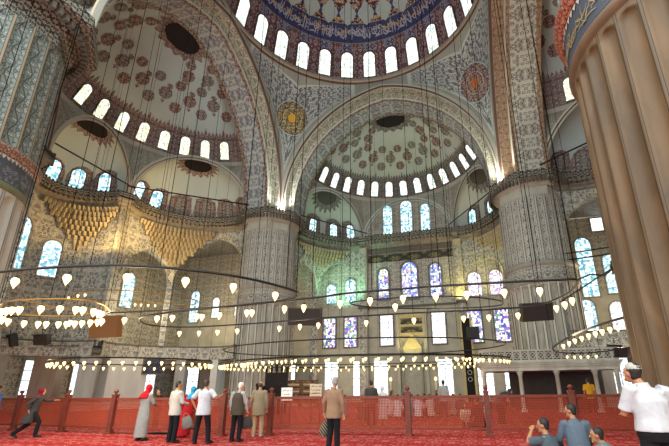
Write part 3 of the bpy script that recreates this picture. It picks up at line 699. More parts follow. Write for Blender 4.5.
# ================================================================ piers
def flute_mat(name, rib, groove, base, pat=None, soil=.12, edge=.1, patline='6d6b63', lw=.07, gw=.05):
    t = NT(name); uv = t.uv(); s = t.n('SeparateXYZ', {0: uv}); fx = t.math('FRACT', s.outputs[0])
    d = t.math('ABSOLUTE', t.math('SUBTRACT', fx, .5))       # 0 centre, .5 rib
    oc = t.n('TexCoord').outputs['Object']
    nz = t.n('TexNoise', {'Vector': t.n('Mapping', {0: oc, 3: (1, 1, .4)}), 'Scale': 1.3, 'Detail': 7., 'Distortion': .8})
    c = t.ramp(nz.outputs[0], [(.3, srgb(base[0])), (.7, srgb(base[1]))])
    if pat:
        py = t.math('PINGPONG', t.math('MULTIPLY', s.outputs[1], 1.0), .55); px_ = t.math('MULTIPLY', d, .8)
        # stems winding up each flute
        w = t.math('ABSOLUTE', t.math('SUBTRACT', t.math('ADD', t.math('MULTIPLY', t.math('SINE', t.math('MULTIPLY', s.outputs[1], 5.7)), .16), .5), fx))
        cb = t.n('CombineXYZ', {0: px_, 1: py})
        v = t.n('TexVoronoi', {'Vector': cb, 'Scale': 6.5, 'Randomness': .9}); e = t.n('TexVoronoi', {'Vector': cb, 'Scale': 4.5}, feature='DISTANCE_TO_EDGE')
        c = t.mix(t.math('LESS_THAN', v.outputs['Distance'], .30), c, srgb(pat)); c = t.mix(t.math('LESS_THAN', e.outputs['Distance'], lw), c, srgb(patline))
        c = t.mix(t.math('LESS_THAN', w, .05), c, srgb(patline))
    c = t.mix(t.math('GREATER_THAN', d, .5-edge-gw), c, srgb(groove)); c = t.mix(t.math('GREATER_THAN', d, .5-edge), c, srgb(rib))
    t.set(t.b.inputs['Base Color'], c); t.b.inputs['Roughness'].default_value = .6
    return t.m
NF = 24
def fluted(m, r, z0, z1, depth, mi=0, mtop=1, rib=.1):
    zs = [z0, z0+.02]+lin(z0+.3, z1-1.0, 3)
    w = 2*pi*r/NF*(1-2*rib)/2; zc = z1-.18-w
    zs += [zc]+[zc+w*sin(pi/2*k/7) for k in range(1, 8)]+[z1-.1, z1]
    us = []; per = 12
    for f in range(NF): us += [f+k/per for k in range(per)]
    us.append(NF)
    def prof_(t, z):
        fx = t-math.floor(t); x = abs(fx-.5)/(.5-rib)
        if x >= 1 or z <= z0+.01: return 0
        if z > zc:
            y = (z-zc)/w
            if y*y+x*x >= 1: return 0
            x = sqrt(x*x+y*y)
        return depth*sqrt(1-x*x)
    def fn(t, z): a = 2*pi*t/NF; q = r-prof_(t, z); return (q*cos(a), q*sin(a), z)
    m.grid(fn, us, zs, lambda t, z: (t, z), mi, True)
def pier(nm, cx, cy, label, low, up, band, redm, lowt, scr=None, capm=None, cx_=0., fd=.17, nf=24):
    t = tag(empty(nm, (cx, cy, 0)), label, 'pillar', 'the four giant fluted piers under the dome')
    r = 2.54
    global NF
    NF = nf; m = MB(); fluted(m, r, .55, 8.55, fd); m.lathe(0, 0, [(r+.35, 0), (r+.35, .3), (r+.15, .4), (r+.02, .55)], 48, 1); m.build('lower_shaft', [low, lowt], t)
    m = MB(); m.lathe(0, 0, [(r, 8.5), (r+.07, 8.55), (r+.11, 8.65), (r+.08, 8.75), (r+.03, 8.8)], 72, 1)
    m.lathe(0, 0, [(r+.05, 8.8), (r+.05, 9.72)], 72, 0)
    m.lathe(0, 0, [(r+.05, 9.72), (r+.09, 9.74), (r+.20, 9.9), (r+.25, 10.02), (r+.20, 10.12), (r, 10.14)], 72, 2)
    for k in range(96):   # white crest under the red moulding
        a = 2*pi*k/96; b = a+2*pi/96; rr = r+.07
        m.q([(rr*cos(a), rr*sin(a), 9.74), (rr*cos(b), rr*sin(b), 9.74), (rr*cos((a+b)/2), rr*sin((a+b)/2), 9.58)], None, 3)
    bd = m.build('inscription_band', [band, lowt, redm, m_white], t)
    if scr:
        ms = MB(); rr = r+.05
        script_strokes(lambda x, y, o: (((rr+o)*cos(-x/rr+pi*1.45), (rr+o)*sin(-x/rr+pi*1.45), 8.86+y)), rr*pi*1.2, .68, ms, scr[1], 5, .16, .016)
        script_strokes(lambda x, y, o: (((rr+o)*cos(-x/rr+pi*1.45), (rr+o)*sin(-x/rr+pi*1.45), 9.02+y)), rr*pi*1.2, .58, ms, scr[1], 9, .22, .014)
        ms.build('inscription', scr[0], bd)
    NF = 24; m = MB(); fluted(m, r, 10.12, 15.5, .09, rib=.09); m.build('upper_shaft', [up, m_bandp], t)
    m = MB(); m.lathe(0, 0, [(r, 15.48), (r+.05, 15.6), (r+.06, 16.2), (r+.25, 16.3), (r+.45, 16.6), (r+.8+cx_, 16.72)], 8, 0, False, pi/8, 2*pi+pi/8)
    m.lathe(0, 0, [(r+.8+cx_, 16.72), (r+.86+cx_, 16.78), (r+.86+cx_, 17.3), (r+.78+cx_, 17.3), (r+.78+cx_, 16.85), (1.0, 16.85)], 8, 1, False, pi/8, 2*pi+pi/8)
    for k in range(64):
        a = 2*pi*k/64; q = r+.62; M = Matrix.Translation((q*cos(a), q*sin(a), 0)) @ Matrix.Rotation(a, 4, 'Z'); m.box(-.15, .1, -.07, .07, 16.35, 16.75, 2, M)
    m.build('capital', [capm or m_bandp, m_corn, m_cornu], t)
    return t
m_lowB = flute_mat('pier_marble_grey', 'b4b0a4', '4a4842', ('7c796e', 'a09c92'), edge=.10, gw=.05)
m_lowC = flute_mat('pier_marble_pale', 'bcb6a8', '4e4a40', ('827c70', 'a8a296'), edge=.10, gw=.05)
m_lowD = flute_mat('pier_marble_rust', '5e482e', '20160f', ('48361f', '745838'), edge=.05, gw=.03)
m_lowA = flute_mat('pier_marble_ash', '8e8a80', '57534b', ('8c887e', 'a09c92'), edge=.05)
m_upB = flute_mat('painted_flutes_grey', 'aaa79b', '3e3d39', ('77756c', '8f8c82'), '45443f', edge=.10, patline='b0ada0')
m_upA = flute_mat('painted_flutes_slate', '8d7c62', '38322a', ('5f645e', '73776e'), '9c9f92', edge=.055, patline='3a3f38', lw=.06, gw=.035)
m_bandg = ornament('pier_band_grey', '85827a', '4f4d49', 'a8a598', 'a8924c', tile=.7, k=3.4, lw=.06, leafsz=.3)
m_navy = plain('navy_band', '3c3f4a', .6, noise=.08, nscale=2)
m_slate = ornament('slate_band', '4a4c50', '66696c', '3a3c40', None, tile=.8, k=3.2, lw=.05, leafsz=.27)
m_redmo = ornament('red_moulding', '8c3424', 'b0765a', '5c2018', None, tile=.3, k=2.6, lw=.05, leafsz=.3)
m_redA = ornament('russet_moulding', '75503f', 'a08672', '4a342a', None, tile=.3, k=2.6, lw=.05, leafsz=.3)
m_capD = plain('pier_collar_rust', '654c34', .6, noise=.12); m_stB = plain('pier_collar_grey', '8f8b80', .6, noise=.1)
pier('pier', -12, 12, 'grey fluted giant pier left of the prayer niche wall, far side of the hall', m_lowB, m_upB, m_bandg, m_stB, m_stB, None, m_plain)
pier('pier', 12, 12, 'pale fluted giant pier behind the balustraded marble platform', m_lowC, m_upB, m_bandg, m_stB, m_stB, None, m_plain)
pier('pier', 12, -12, 'rust-brown fluted giant pier at the right edge with navy script band', m_lowD, m_upA, m_navy, m_redmo, m_capD, ([plain('old_gold', 'a0844a', .6), plain('dull_gold', '86703f', .6)], (0, 1)), None, 0., .12, 34)
pier('pier', -12, -12, 'grey giant pier at the left edge with scroll-painted panels and russet moulding', m_lowA, m_upA, m_slate, m_redA, plain('green_collar', '5c5f46', .6, noise=.1), None, m_corn, .35)
# ================================================================ floor
def carpet():
    t = NT('red_carpet'); uv = t.uv()
    mp = t.n('Mapping', {0: uv, 3: (1/.95, 1/.95, 1)}); s = t.n('SeparateXYZ', {0: mp})
    px_, py_ = t.math('PINGPONG', s.outputs[0], .5), t.math('PINGPONG', s.outputs[1], .5)
    cb = t.n('CombineXYZ', {0: px_, 1: py_}); v = t.n('TexVoronoi', {'Vector': cb, 'Scale': 5.5, 'Randomness': .8}); e = t.n('TexVoronoi', {'Vector': cb, 'Scale': 4.}, feature='DISTANCE_TO_EDGE')
    c = t.mix(t.math('LESS_THAN', v.outputs['Distance'], .36), srgb('a2302c'), srgb('cf8880'))
    c = t.mix(t.math('LESS_THAN', e.outputs['Distance'], .05), c, srgb('7c1218'))
    y = s.outputs[1]; row = t.math('PINGPONG', t.math('DIVIDE', s.outputs[1], 2.0), .5)
    c = t.mix(t.math('LESS_THAN', row, .02), c, srgb('b8706a'))
    nz = t.n('TexNoise', {'Vector': uv, 'Scale': .5, 'Detail': 3.})
    mm = t.n('Mix', data_type='RGBA', blend_type='MULTIPLY'); mm.inputs[0].default_value = 1; t.set(mm.inputs[6], c); t.set(mm.inputs[7], t.ramp(nz.outputs[0], [(.3, (.85,)*3), (.7, (1,)*3)]))
    t.set(t.b.inputs['Base Color'], mm.outputs[2]); t.b.inputs['Roughness'].default_value = .95; t.b.inputs['Specular IOR Level'].default_value = .1
    return t.m
m_carpet = carpet()
m = MB(); m.q([(-28, -34, 0), (28, -34, 0), (28, 20, 0), (-28, 20, 0)], [(-28, -34), (28, -34), (28, 20), (-28, 20)]); structure(m.build('floor', m_carpet))
# ================================================================ light
w = bpy.data.worlds.new('world'); SC.world = w; w.use_nodes = True
w.node_tree.nodes['Background'].inputs[0].default_value = (.86, .98, 1, 1); w.node_tree.nodes['Background'].inputs[1].default_value = 1.28
def lamp(kind, name, loc, energy, col, size=.3, tgt=None, spot=None, blend=.5):
    l = bpy.data.lights.new(name, kind); l.energy = energy; l.color = col
    if kind == 'AREA': l.size = size
    else: l.shadow_soft_size = size
    if spot: l.spot_size = radians(spot); l.spot_blend = blend
    o = bpy.data.objects.new(name, l); COL.objects.link(o); o.location = loc
    if tgt: o.rotation_euler = (Vector(tgt)-Vector(loc)).to_track_quat('-Z', 'Y').to_euler()
    return o
# floodlights on the pier capitals
lamp('SPOT', 'capital_floodlight', (-9.5, 9.5, 17.1), 500, (.95, 1, .97), .2, (-9.9, 9.9, 21), 110)
lamp('SPOT', 'capital_floodlight', (9.5, 9.5, 17.1), 500, (1, 1, .86), .2, (9.9, 9.9, 21), 110)
lamp('SPOT', 'wall_uplight', (-19.5, 2.5, 12.5), 420, (1, .62, .22), .3, (-23, 3, 15.5), 120)
lamp('SPOT', 'wall_uplight', (-17.5, 4.5, 12.8), 330, (1, .66, .26), .3, (-19.5, 7.5, 14.8), 120)
lamp('SPOT', 'wall_uplight', (5.3, 18.2, 9.3), 160, (1, .8, .2), .1, (5.5, 19.4, 12), 90)
lamp('SPOT', 'wall_uplight', (-6.2, 16.8, 8.6), 700, (.35, 1, .62), .3, (-7.0, 19.2, 14.5), 100)
lamp('SPOT', 'wall_uplight', (7.5, 16.5, 9.0), 260, (1, .9, .4), .3, (8, 19.2, 14.5), 100)
lamp('POINT', 'chandelier_and_fill_light', (8.6, -17.2, 3.4), 45, (1, .74, .42), .5)  # unseen lamp out of view, added to warm the lower rust-brown pier
lamp('SPOT', 'mihrab_light', (.4, 17.6, 4.2), 110, (1, .85, .35), .2, (.4, 19.6, 6.8), 100)
# ================================================================ chandeliers
m_iron = plain('black_iron', '1c1a18', .5, metal=.3); m_brass = plain('brass', 'a07c3a', .35, metal=.7)
m_wire = plain('suspension_steel', '0c0b0a', 1.); m_wire.node_tree.nodes['Principled BSDF'].inputs['Specular IOR Level'].default_value = 0; m_bulb = glow('lit_lamp_glass', 'ffd98c', 1.1); m_bulbw = glow('white_lamp_glass', 'fff2d8', 2.0)
m_glass = plain('lamp_rim', 'c9a86a', .3)
def spline(P, n=6):
    out = []; N = len(P)
    for i in range(N):
        a, b, c, d = P[i-1], P[i], P[(i+1) % N], P[(i+2) % N]
        for k in range(n):
            t = k/n; out.append(.5*((2*b)+(c-a)*t+(2*a-5*b+4*c-d)*t*t+(3*b-a-3*c+d)*t**3))
    return out
def lamp_mesh(s=1., bulb=None, nm='lamp'):
    m = MB()   # stem, collar, then the glass as a spinning-top
    m.tube([(0, 0, 0), (0, 0, -.14*s)], .006*s, 4, 0); m.lathe(0, 0, [(.02*s, -.13*s), (.045*s, -.16*s), (.05*s, -.175*s)], 8, 0)
    m.lathe(0, 0, [(.04*s, -.165*s), (.068*s, -.20*s), (.076*s, -.24*s), (.06*s, -.29*s), (.03*s, -.345*s), (.0, -.40*s)], 8, 1)
    o = m.build(nm, [m_iron, bulb or m_bulb]); return o
LP = {}
def lamp_copy(key, s, bulb, loc, parent):
    if key not in LP: LP[key] = lamp_mesh(s, bulb).data; bpy.data.objects.remove([o for o in bpy.data.objects if o.data == LP[key]][0])
    o = bpy.data.objects.new('lamp', LP[key]); COL.objects.link(o); o.location = loc; o.parent = parent; return o
def chandelier(label, loop, lamps, mat=None, r=.028, wires=8, zt=27., key='a', s=1., bulb=None, spokes=0, tiers=None, drop=.0):
    """loop: closed list of points of the hoop; lamps: list of points under the hoop (hang points)"""
    c = sum(loop, Vector())/len(loop); t = tag(empty('chandelier', c), label, 'chandelier', 'hoop chandeliers of small lamps')
    L = [p-c for p in loop]; m = MB(); m.tube(L, r, 6, 0, True); 
    if spokes:
        N = len(L)
        for k in range(spokes):
            m.tube([L[int(N*k/spokes)], L[(int(N*k/spokes)+N//2) % N]], r*.6, 5, 0)
    m.build('hoop', mat or m_iron, t)
    for p in lamps: lamp_copy(key, s, bulb, p-c, t)
    N = len(L)
    for k in range(wires):
        p = L[int(N*k/wires)]; w_ = MB(); w_.tube([p, Vector((p.x, p.y, zt-c.z+0*k))], .009, 4, 0); w_.build('suspension_wire', m_wire, t)
    return t
def on(loop, pxs):   # lamps hung from the hoop where the sight lines to given columns cross its near/far side
    out = []
    for x, near in pxs:
        best = None; N = len(loop)
        for i in range(N):
            a, b = loop[i], loop[(i+1) % N]; d = ray(x, 300); ex, ey = b.x-a.x, b.y-a.y; den = d.x*ey-d.y*ex
            if abs(den) < 1e-9: continue
            tt = ((a.x-O.x)*ey-(a.y-O.y)*ex)/den; u = ((a.x-O.x)*d.y-(a.y-O.y)*d.x)/den
            if tt > 0 and 0 <= u <= 1 and (best is None or (tt < best[0] if near else tt > best[0])): best = (tt, a.lerp(b, u))
        if best: out.append(best[1])
    return out
def loopz(pts, z, n=6): return spline([atZ(x, y, z) for x, y in pts], n)
ZC = 3.9
R1 = loopz([(-60, 281), (0, 272), (60, 267), (120, 265.5), (180, 269), (240, 277), (282, 287), (299, 294), (285, 300), (234, 306), (170, 310), (110, 313), (40, 316), (-50, 314), (-110, 300)], ZC)
chandelier('great black hoop chandelier arching across the left half, nearest to the viewer', R1, on(R1, [(x, 1) for x in (-20, 10, 62, 123, 183, 232, 275)]+[(x, 0) for x in (30, 75, 128, 160, 175, 199, 221, 253, 285)]), r=.03, wires=12, spokes=0)
R2 = loopz([(140, 318), (165, 313), (230, 306), (312, 298), (345, 293.5), (400, 289), (440, 286), (510, 282), (560, 280), (577, 280), (574, 288), (563, 296), (538, 305), (500, 309), (460, 311), (413, 313), (360, 316), (321, 318), (260, 323), (190, 327), (150, 325)], ZC)
chandelier('wide black hoop chandelier crossing the middle and right, in front of both far piers', R2, on(R2, [(x, 1) for x in (204, 248, 304, 340, 370, 403, 436, 467, 505, 541)]+[(x, 0) for x in (555, 564, 572, 516, 487, 462, 413, 366, 319, 301, 281, 240, 221, 203, 184)]), r=.03, wires=14, key='a')
R3 = loopz([(350, 303), (380, 299), (430, 296.5), (470, 297), (497, 300), (503, 303), (495, 306), (460, 308), (410, 308.5), (370, 307)], ZC)
chandelier('small oval hoop hanging inside the wide middle chandelier', R3, on(R3, [(395, 1)]), r=.02, wires=4)
R8 = loopz([(0, 306), (10, 301), (50, 299), (90, 301), (108, 308), (104, 313), (60, 316), (15, 314)], 3.7)
chandelier('small brass chandelier crowded with glowing lamps at the left', R8, on(R8, [(x, 1) for x in (5, 10, 15, 22, 43, 62, 78, 85, 96, 101, 104)]+[(x, 0) for x in (3, 8, 14, 30, 44, 52, 64, 72, 80, 87, 95, 102, 106)]), mat=m_brass, r=.02, wires=4, spokes=3)
R9 = loopz([(66, 297), (80, 292), (115, 290), (160, 294), (195, 300), (190, 305), (150, 302), (100, 300)], 6.2)
chandelier('little brass hoop with a string of tiny lamps beside the golden wall', R9, on(R9, [(x, 1) for x in (68, 77, 84)]+[(x, 0) for x in (128, 136, 142, 149, 156)]), mat=m_brass, r=.025, wires=4, key='s', s=.75)
# far hoops low in front of the qibla wall
def ell(cx, cy, a, b, z, n=64, rot=0): return [Vector((cx+a*cos(t)*cos(rot)-b*sin(t)*sin(rot), cy+a*cos(t)*sin(rot)+b*sin(t)*cos(rot), z)) for t in lin(0, 2*pi, n)[:-1]]
up = ell(-1.2, 6.0, 9.6, 6.2, 3.95, 72, .02)
chandelier('plain black upper hoop carrying the cables of the far lamp ring', up, [], r=.04, wires=16, zt=28.)
lo = ell(-1.2, 6.2, 9.8, 6.6, 3.05, 92, .02)
chandelier('big far ring with dense rows of tiny lamps before the prayer niche', lo, lo[:92], r=.045, wires=0, key='f', s=.95, bulb=m_bulb)
l3 = ell(-1.2, 6.2, 8.4, 5.2, 3.2, 74, .02)
chandelier('inner far ring of tiny lamps nested in the big far ring', l3, l3, r=.035, wires=0, key='f', s=.95)
l2 = ell(-12.5, -1.2, 4.2, 3.6, 3.0, 44, .3)
chandelier('low ring of tiny lamps at the far left before the gallery', l2, l2, r=.04, wires=6, key='f', s=.95)
R7 = loopz([(553, 349), (562, 341), (585, 330), (622, 318), (680, 305), (720, 312), (700, 330), (650, 343), (600, 352), (565, 353)], 3.0)
chandelier('black hoop with a bright string of lamps beside the rust-brown pier', R7, on(R7, [(x, 1) for x in (556, 562, 568, 575, 582, 589, 596, 604, 612)]+[(x, 0) for x in (558, 565, 571, 578, 586)]), r=.03, wires=5, key='s', s=.8)
# wall bracket and stays of the wide chandelier on the near right pier
t = tag(empty('wall_bracket', (9.72, -10.9, 4.0)), 'black iron bracket with stays on the side of the rust-brown pier', 'bracket')
p0 = atZ(577, 280, 3.9); p1 = Vector((9.75, -10.95, 4.0)); q = Vector((9.72, -10.9, 4.0))
m = MB(); m.tube([p0-q, (p0.lerp(p1, .35)+Vector((0, 0, .02)))-q, (p0.lerp(p1, .7)-Vector((0, 0, .12)))-q, p1-q], .02, 6); m.tube([atZ(560, 302, 3.7)-q, p1-q], .016, 6); m.build('stay', m_iron, t)
m = MB(); m.box(-.03, .12, -.12, .12, -.15, .15); m.ball((-.02, 0, 0), .07); m.build('plate', m_iron, t)
# warm light of the hoop lamps, plus unseen fill added in the bays
for c, e in (((-3, -11, 3.2), 130), ((0, -6, 3.3), 60), ((5.5, -5, 3.3), 110), ((-6.5, -8.5, 3.2), 160), ((-1, 6, 2.6), 160), ((-6, 5, 2.6), 90), ((5, 5, 2.6), 90), ((-12.5, -1, 2.6), 120), ((9.5, -6.5, 3.0), 60), ((-19, 6, 7.5), 260), ((-19, 14, 8), 520), ((-23, 9, 8), 300), ((18, 13, 8), 450), ((-18, -4, 3), 160), ((-22, 8, 3), 160), ((10, 16, 3), 100), ((-6, 16, 3), 100), ((18, 8, 3), 120)):
    lamp('POINT', 'chandelier_and_fill_light', c, e*.75, (1, .80, .52), .5)
# iron tie rods across the exedrae
def rod(a, b, r, label):
    a, b = Vector(a), Vector(b); m = MB(); m.tube([Vector(), b-a], r, 6); o = m.build('tie_rod', m_iron); o.location = a; return tag(o, label, 'tie rod', 'iron tie rods')
for N, lb in ((NQL, 'iron tie rod across the small half dome left of the far wall'), (NQR, 'iron tie rod across the small half dome right of the far wall'), (NLC, 'long iron tie rod slanting over the blue windows at upper left'), (NLB, 'iron tie rod across the small half dome beside the grey far pier'), (NRB, 'iron tie rod slanting in front of the right small half dome')):
    a, b = N.E1-N.n*.7, N.E2-N.n*.7; rod(N.T(a.x, a.y, 17.7), N.T(b.x, b.y, 17.7), .055, lb)
for z in (10.7, 10.2):
    a = NRB.W(5.9, z); b = NRB.W(13.0, z); rod(a, b, .05, 'upper of the two tie rods under the big right-hand arch' if z > 10.5 else 'lower of the two tie rods under the big right-hand arch')
# ================================================================ lattice fence
m_fence = plain('fence_varnish', '7a3018', .6, noise=.12, nscale=4); m_lat = plain('fence_lattice', '96391c', .8); m_post = plain('fence_post_wood', '6c2a18', .6, noise=.15, nscale=5)
FP = [(-60, 430), (13, 430), (61, 432), (109, 434), (221, 436), (269, 435), (409, 436), (490, 436), (578, 437), (652, 438), (760, 440)]
FP = [atZ(x, y, 0) for x, y in FP]
for i, p in enumerate(FP[1:-1]):
    t = tag(empty('fence_post', p), ['red-brown fence post at the far left edge of the photo', 'red-brown fence post just right of the walking woman in burgundy scarf', 'red-brown fence post left of the woman in grey coat', 'red-brown fence post behind the man in white short sleeves', 'red-brown fence post right of the man in khaki jacket', 'red-brown fence post below the prayer niche', 'red-brown fence post left of the bending man in dark jacket', 'red-brown fence post behind the man in blue-grey shirt', 'red-brown fence post hidden partly by the man in white shirt at right'][i], 'fence post', 'turned posts of the fence')
    m = MB(); m.box(-.085, .085, -.085, .085, .06, 1.3); m.box(-.13, .13, -.13, .13, 0, .06); m.box(-.10, .10, -.10, .10, 1.3, 1.34); m.build('shaft', m_post, t)
    m = MB(); m.lathe(0, 0, [(.05, 1.34), (.035, 1.37), (.075, 1.42), (.08, 1.46), (.05, 1.50), (.0, 1.52)], 12); m.build('finial', m_post, t)
PL = ['panel leaving the photo at the left edge', 'panel behind the walking woman in burgundy scarf', 'panel between the two posts left of the woman in grey coat', 'long panel behind the group by the white-shirted man', 'short panel behind the man in dark waistcoat and the man in khaki', 'long panel behind the man in tan shirt with the shoe bag', 'panel right of the post below the prayer niche', 'panel before the bending man in dark jacket', 'panel behind the seated trio and right-hand man', 'panel leaving the photo at the right edge']
for i, (a, b) in enumerate(zip(FP, FP[1:])):
    d = b-a; Ln = d.length; ang = atan2(d.y, d.x); t = tag(empty('lattice_fence', a, ang), 'red lattice fence '+PL[i], 'fence', 'lattice panels of the red fence')
    m = MB(); x0, x1 = .12, Ln-.12
    m.box(x0, x1, -.035, .035, 1.13, 1.22); m.build('top_rail', m_fence, t)
    m = MB(); m.box(x0, x1, -.035, .035, .17, .25); m.build('bottom_rail', m_fence, t)
    m = MB(); m.box(x0, x1, -.02, .02, .98, 1.0)
    n = int((x1-x0)/.05)
    for k in range(1, n): x = x0+(x1-x0)*k/n; m.box(x-.011, x+.011, -.012, .0, .25, 1.13)
    for k in range(1, 18): z = .25+.88*k/18; m.box(x0, x1, .0, .012, z-.01, z+.01)
    m.build('lattice', m_lat, t)
# ================================================================ balustraded platform before the right pier
m_mar = marble('platform_marble', '8f897c', 'b5af9f', 1.5, .5); m_mard = marble('platform_marble_dark', '77716a', '9a9486', 1.5, .5)  # second marble is a darker stone for the gallery beams
x0, x1, y0, y1 = 6.75, 14.2, 5.2, 9.3
t = tag(empty('singers_platform', (x0, y0, 0)), 'marble platform on slim columns with pierced balustrade, before the pale far right pier', 'platform')
m = MB(); X, Y = x1-x0, y1-y0
m.box(-.15, X+.15, -.15, Y+.1, 2.62, 2.72); m.box(-.08, X+.08, -.08, Y, 2.5, 2.62); m.box(0, X, 0, Y, 2.28, 2.5); m.box(-.2, X+.2, -.2, Y+.1, 2.72, 2.8); m.build('deck', m_mar, t)
m = MB()
for yy in (0,):
    m.box(-.05, X+.05, yy-.06, yy+.06, 3.38, 3.48); m.box(-.05, X+.05, yy-.05, yy+.05, 2.8, 2.9)
    k = 0; x = .15
    while x < X-.15:      # pierced roundels between uprights
        m.box(x-.04, x+.04, yy-.04, yy+.04, 2.9, 3.38)
        cx = x+.22
        for a in range(8):
            t0, t1 = 2*pi*a/8, 2*pi*(a+1)/8
            for rr0, rr1 in ((.13, .18),):
                P = [(cx+rr0*cos(t0), yy-.03, 3.14+rr0*1.2*sin(t0)), (cx+rr1*cos(t0), yy-.03, 3.14+rr1*1.2*sin(t0)), (cx+rr1*cos(t1), yy-.03, 3.14+rr1*1.2*sin(t1)), (cx+rr0*cos(t1), yy-.03, 3.14+rr0*1.2*sin(t1))]
                m.q(P); m.q([(p[0], p[1]+.06, p[2]) for p in reversed(P)])
        for sg in (1, -1): m.q([(cx-.2, yy, 3.14-sg*.22-.02), (cx+.2, yy, 3.14+sg*.22-.02), (cx+.2, yy, 3.14+sg*.22+.03), (cx-.2, yy, 3.14-sg*.22+.03)])
        x += .44
bk = MB(); bk.box(0, X, .07, .10, 2.85, 3.4); bk.box(.07, .10, .1, Y, 2.85, 3.4); bk.build('dark_backing', plain('backing_stone', '3a3630', .9), t)  # solid dark panel added behind the pierced balustrade
for xx in (0,):
    m.box(xx-.06, xx+.06, 0, Y, 3.38, 3.48); m.box(xx-.05, xx+.05, 0, Y, 2.8, 2.9)
    y = .2
    while y < Y: m.box(xx-.03, xx+.03, y-.05, y+.05, 2.9, 3.38); y += .25
m.build('balustrade', m_mar, t)
for px_, in ((.15,), (2.2,), (4.2,), (6.2,), (X-.15,)):
    for yy in (.15, Y-.2):
        if px_ > 3 and yy > 1: continue
        m = MB(); m.lathe(px_, yy, [(.2, 0), (.2, .1), (.13, .18), (.12, .25), (.11, 2.0), (.13, 2.02), (.12, 2.06), (.2, 2.22), (.2, 2.28)], 14); m.build('column', m_mar, t)
m = MB(); m.box(1.8, X-.3, Y-.5, Y-.4, 0, 2.28); m.build('rear_screen', plain('dark_screen_wood', '2a201a', .6, noise=.2), t)
# gallery rail behind the platform, on the right
for nm_, (a, b), lb in (('gallery_balustrade', ((14.6, 15.2), (27.3, 15.2)), 'long pierced gallery balustrade beyond the platform at the right'), ('gallery_balustrade', ((-27.3, 13.6), (-12.9, 13.6)), 'dark gallery balustrade between the big left arch and the grey pier')):
    t = tag(empty(nm_, (a[0], a[1], 3.9)), lb, 'balustrade', 'gallery rails'); Ln = b[0]-a[0]
    m = MB(); m.box(0, Ln, -.1, .5, -.5, .1); m.box(0, Ln, -.2, .1, .1, .2); m.build('beam', m_mard, t)
    m = MB(); m.box(0, Ln, -.06, .06, .95, 1.05); 
    x = .1
    while x < Ln: m.box(x-.03, x+.03, -.04, .04, .2, .95); x += .2
    for z in (.45, .7): m.box(0, Ln, -.02, .02, z-.02, z+.02)
    m.build('railing', m_mar if a[0] > 0 else m_cornu, t)
# ================================================================ lower left: gallery piers, parapet and columns
m_mrb = marble('revetment_marble', '7d7c76', 'a19e94', .8, .5); m_brn = marble('brown_revetment', '5c4534', '7d6048', .8, .5); m_pale = marble('pale_revetment', 'bcbcb6', 'd4d4ce', .8, .5)
for N in (NLC, NLB, NRC, NRB):
    m = MB(); ls = lin(0, N.L[-1], 40)
    for a, b in zip(ls, ls[1:]):     # parapet of the gallery
        m.q([N.W(a, 3.85, .35), N.W(b, 3.85, .35), N.W(b, 5.0, .35), N.W(a, 5.0, .35)], [(a, 0), (b, 0), (b, 1), (a, 1)], 0)
        m.q([N.W(a, 3.85, .35), N.W(b, 3.85, .35), N.W(b, 3.85, -1.2), N.W(a, 3.85, -1.2)], None, 1)
        m.q([N.W(a, 5.0, .4), N.W(b, 5.0, .4), N.W(b, 5.0, .0), N.W(a, 5.0, .0)], None, 1); m.q([N.W(a, 4.88, .4), N.W(b, 4.88, .4), N.W(b, 5.0, .4), N.W(a, 5.0, .4)], None, 1)
    structure(m.build('trim_gallery', [m_wall, m_cornu]))
def rect_pier(l0, l1, N, mat, lb, z1=3.85, d=.9):
    m = MB(); 
    a0, a1, b0, b1 = N.W(l0, 0, .3), N.W(l1, 0, .3), N.W(l0, 0, -d), N.W(l1, 0, -d)
    c = (a0+a1+b0+b1)/4; P = [a0-c, a1-c, b1-c, b0-c]
    for i in range(4):
        j = (i+1) % 4; m.q([P[i], P[j], P[j]+Vector((0, 0, z1)), P[i]+Vector((0, 0, z1))])
    o = m.build('marble_pier', mat); o.location = c; return tag(o, lb, 'pillar', 'marble-clad piers under the left gallery')
rect_pier(4.9, 6.4, NLC, m_mrb, 'grey marble-clad pier under the gallery, farthest left behind the walking woman')
rect_pier(8.0, 9.6, NLC, m_brn, 'brown marble-clad pier under the left gallery')
rect_pier(1.7, 5.0, NLB, m_pale, 'wide pale marble-clad pier behind the woman in red headscarf')
rect_pier(.0, .7, NLB, m_mrb, 'narrow grey marble-clad pier between the brown and the pale one')
rect_pier(7.2, 8.0, NLB, m_mrb, 'slim grey marble-clad pier beyond the man in white short sleeves')
rect_pier(10.3, 11.0, NLB, m_pale, 'slim pale marble-clad pier next to the giant grey pier')
for k, (N, l) in enumerate(((NRB, 11.0), (NRB, 8.7), (NRB, 6.3))): rect_pier(l, l+.8, N, m_mrb, ['grey marble-clad pier just right of the pale giant pier', 'grey marble-clad pier under the right gallery', 'grey marble-clad pier at the far right behind the man in white'][k])
# dim panelling behind the platform

for x_, lb in ((-1.75, 'tall brass candlestick with lit lamp left of the prayer niche'), (2.6, 'tall brass candlestick with lit lamp right of the prayer niche')):
    t = tag(empty('candlestick', (x_, 18.9, 0)), lb, 'candlestick', 'candlesticks by the prayer niche')
    m = MB(); m.lathe(0, 0, [(.35, 0), (.35, .1), (.12, .25), (.09, .9), (.2, 1.0), (.08, 1.1)], 14); m.build('stem', m_brass, t)
    m = MB(); m.lathe(0, 0, [(.09, 1.1), (.1, 1.9), (.05, 1.95)], 12); m.build('candle', plain('wax', 'd8cfb4', .5), t); m = MB(); m.ball((0, 0, 2.1), .14, 0, 10, (1, 1, 1.3)); m.build('lamp_glass', m_bulb, t)
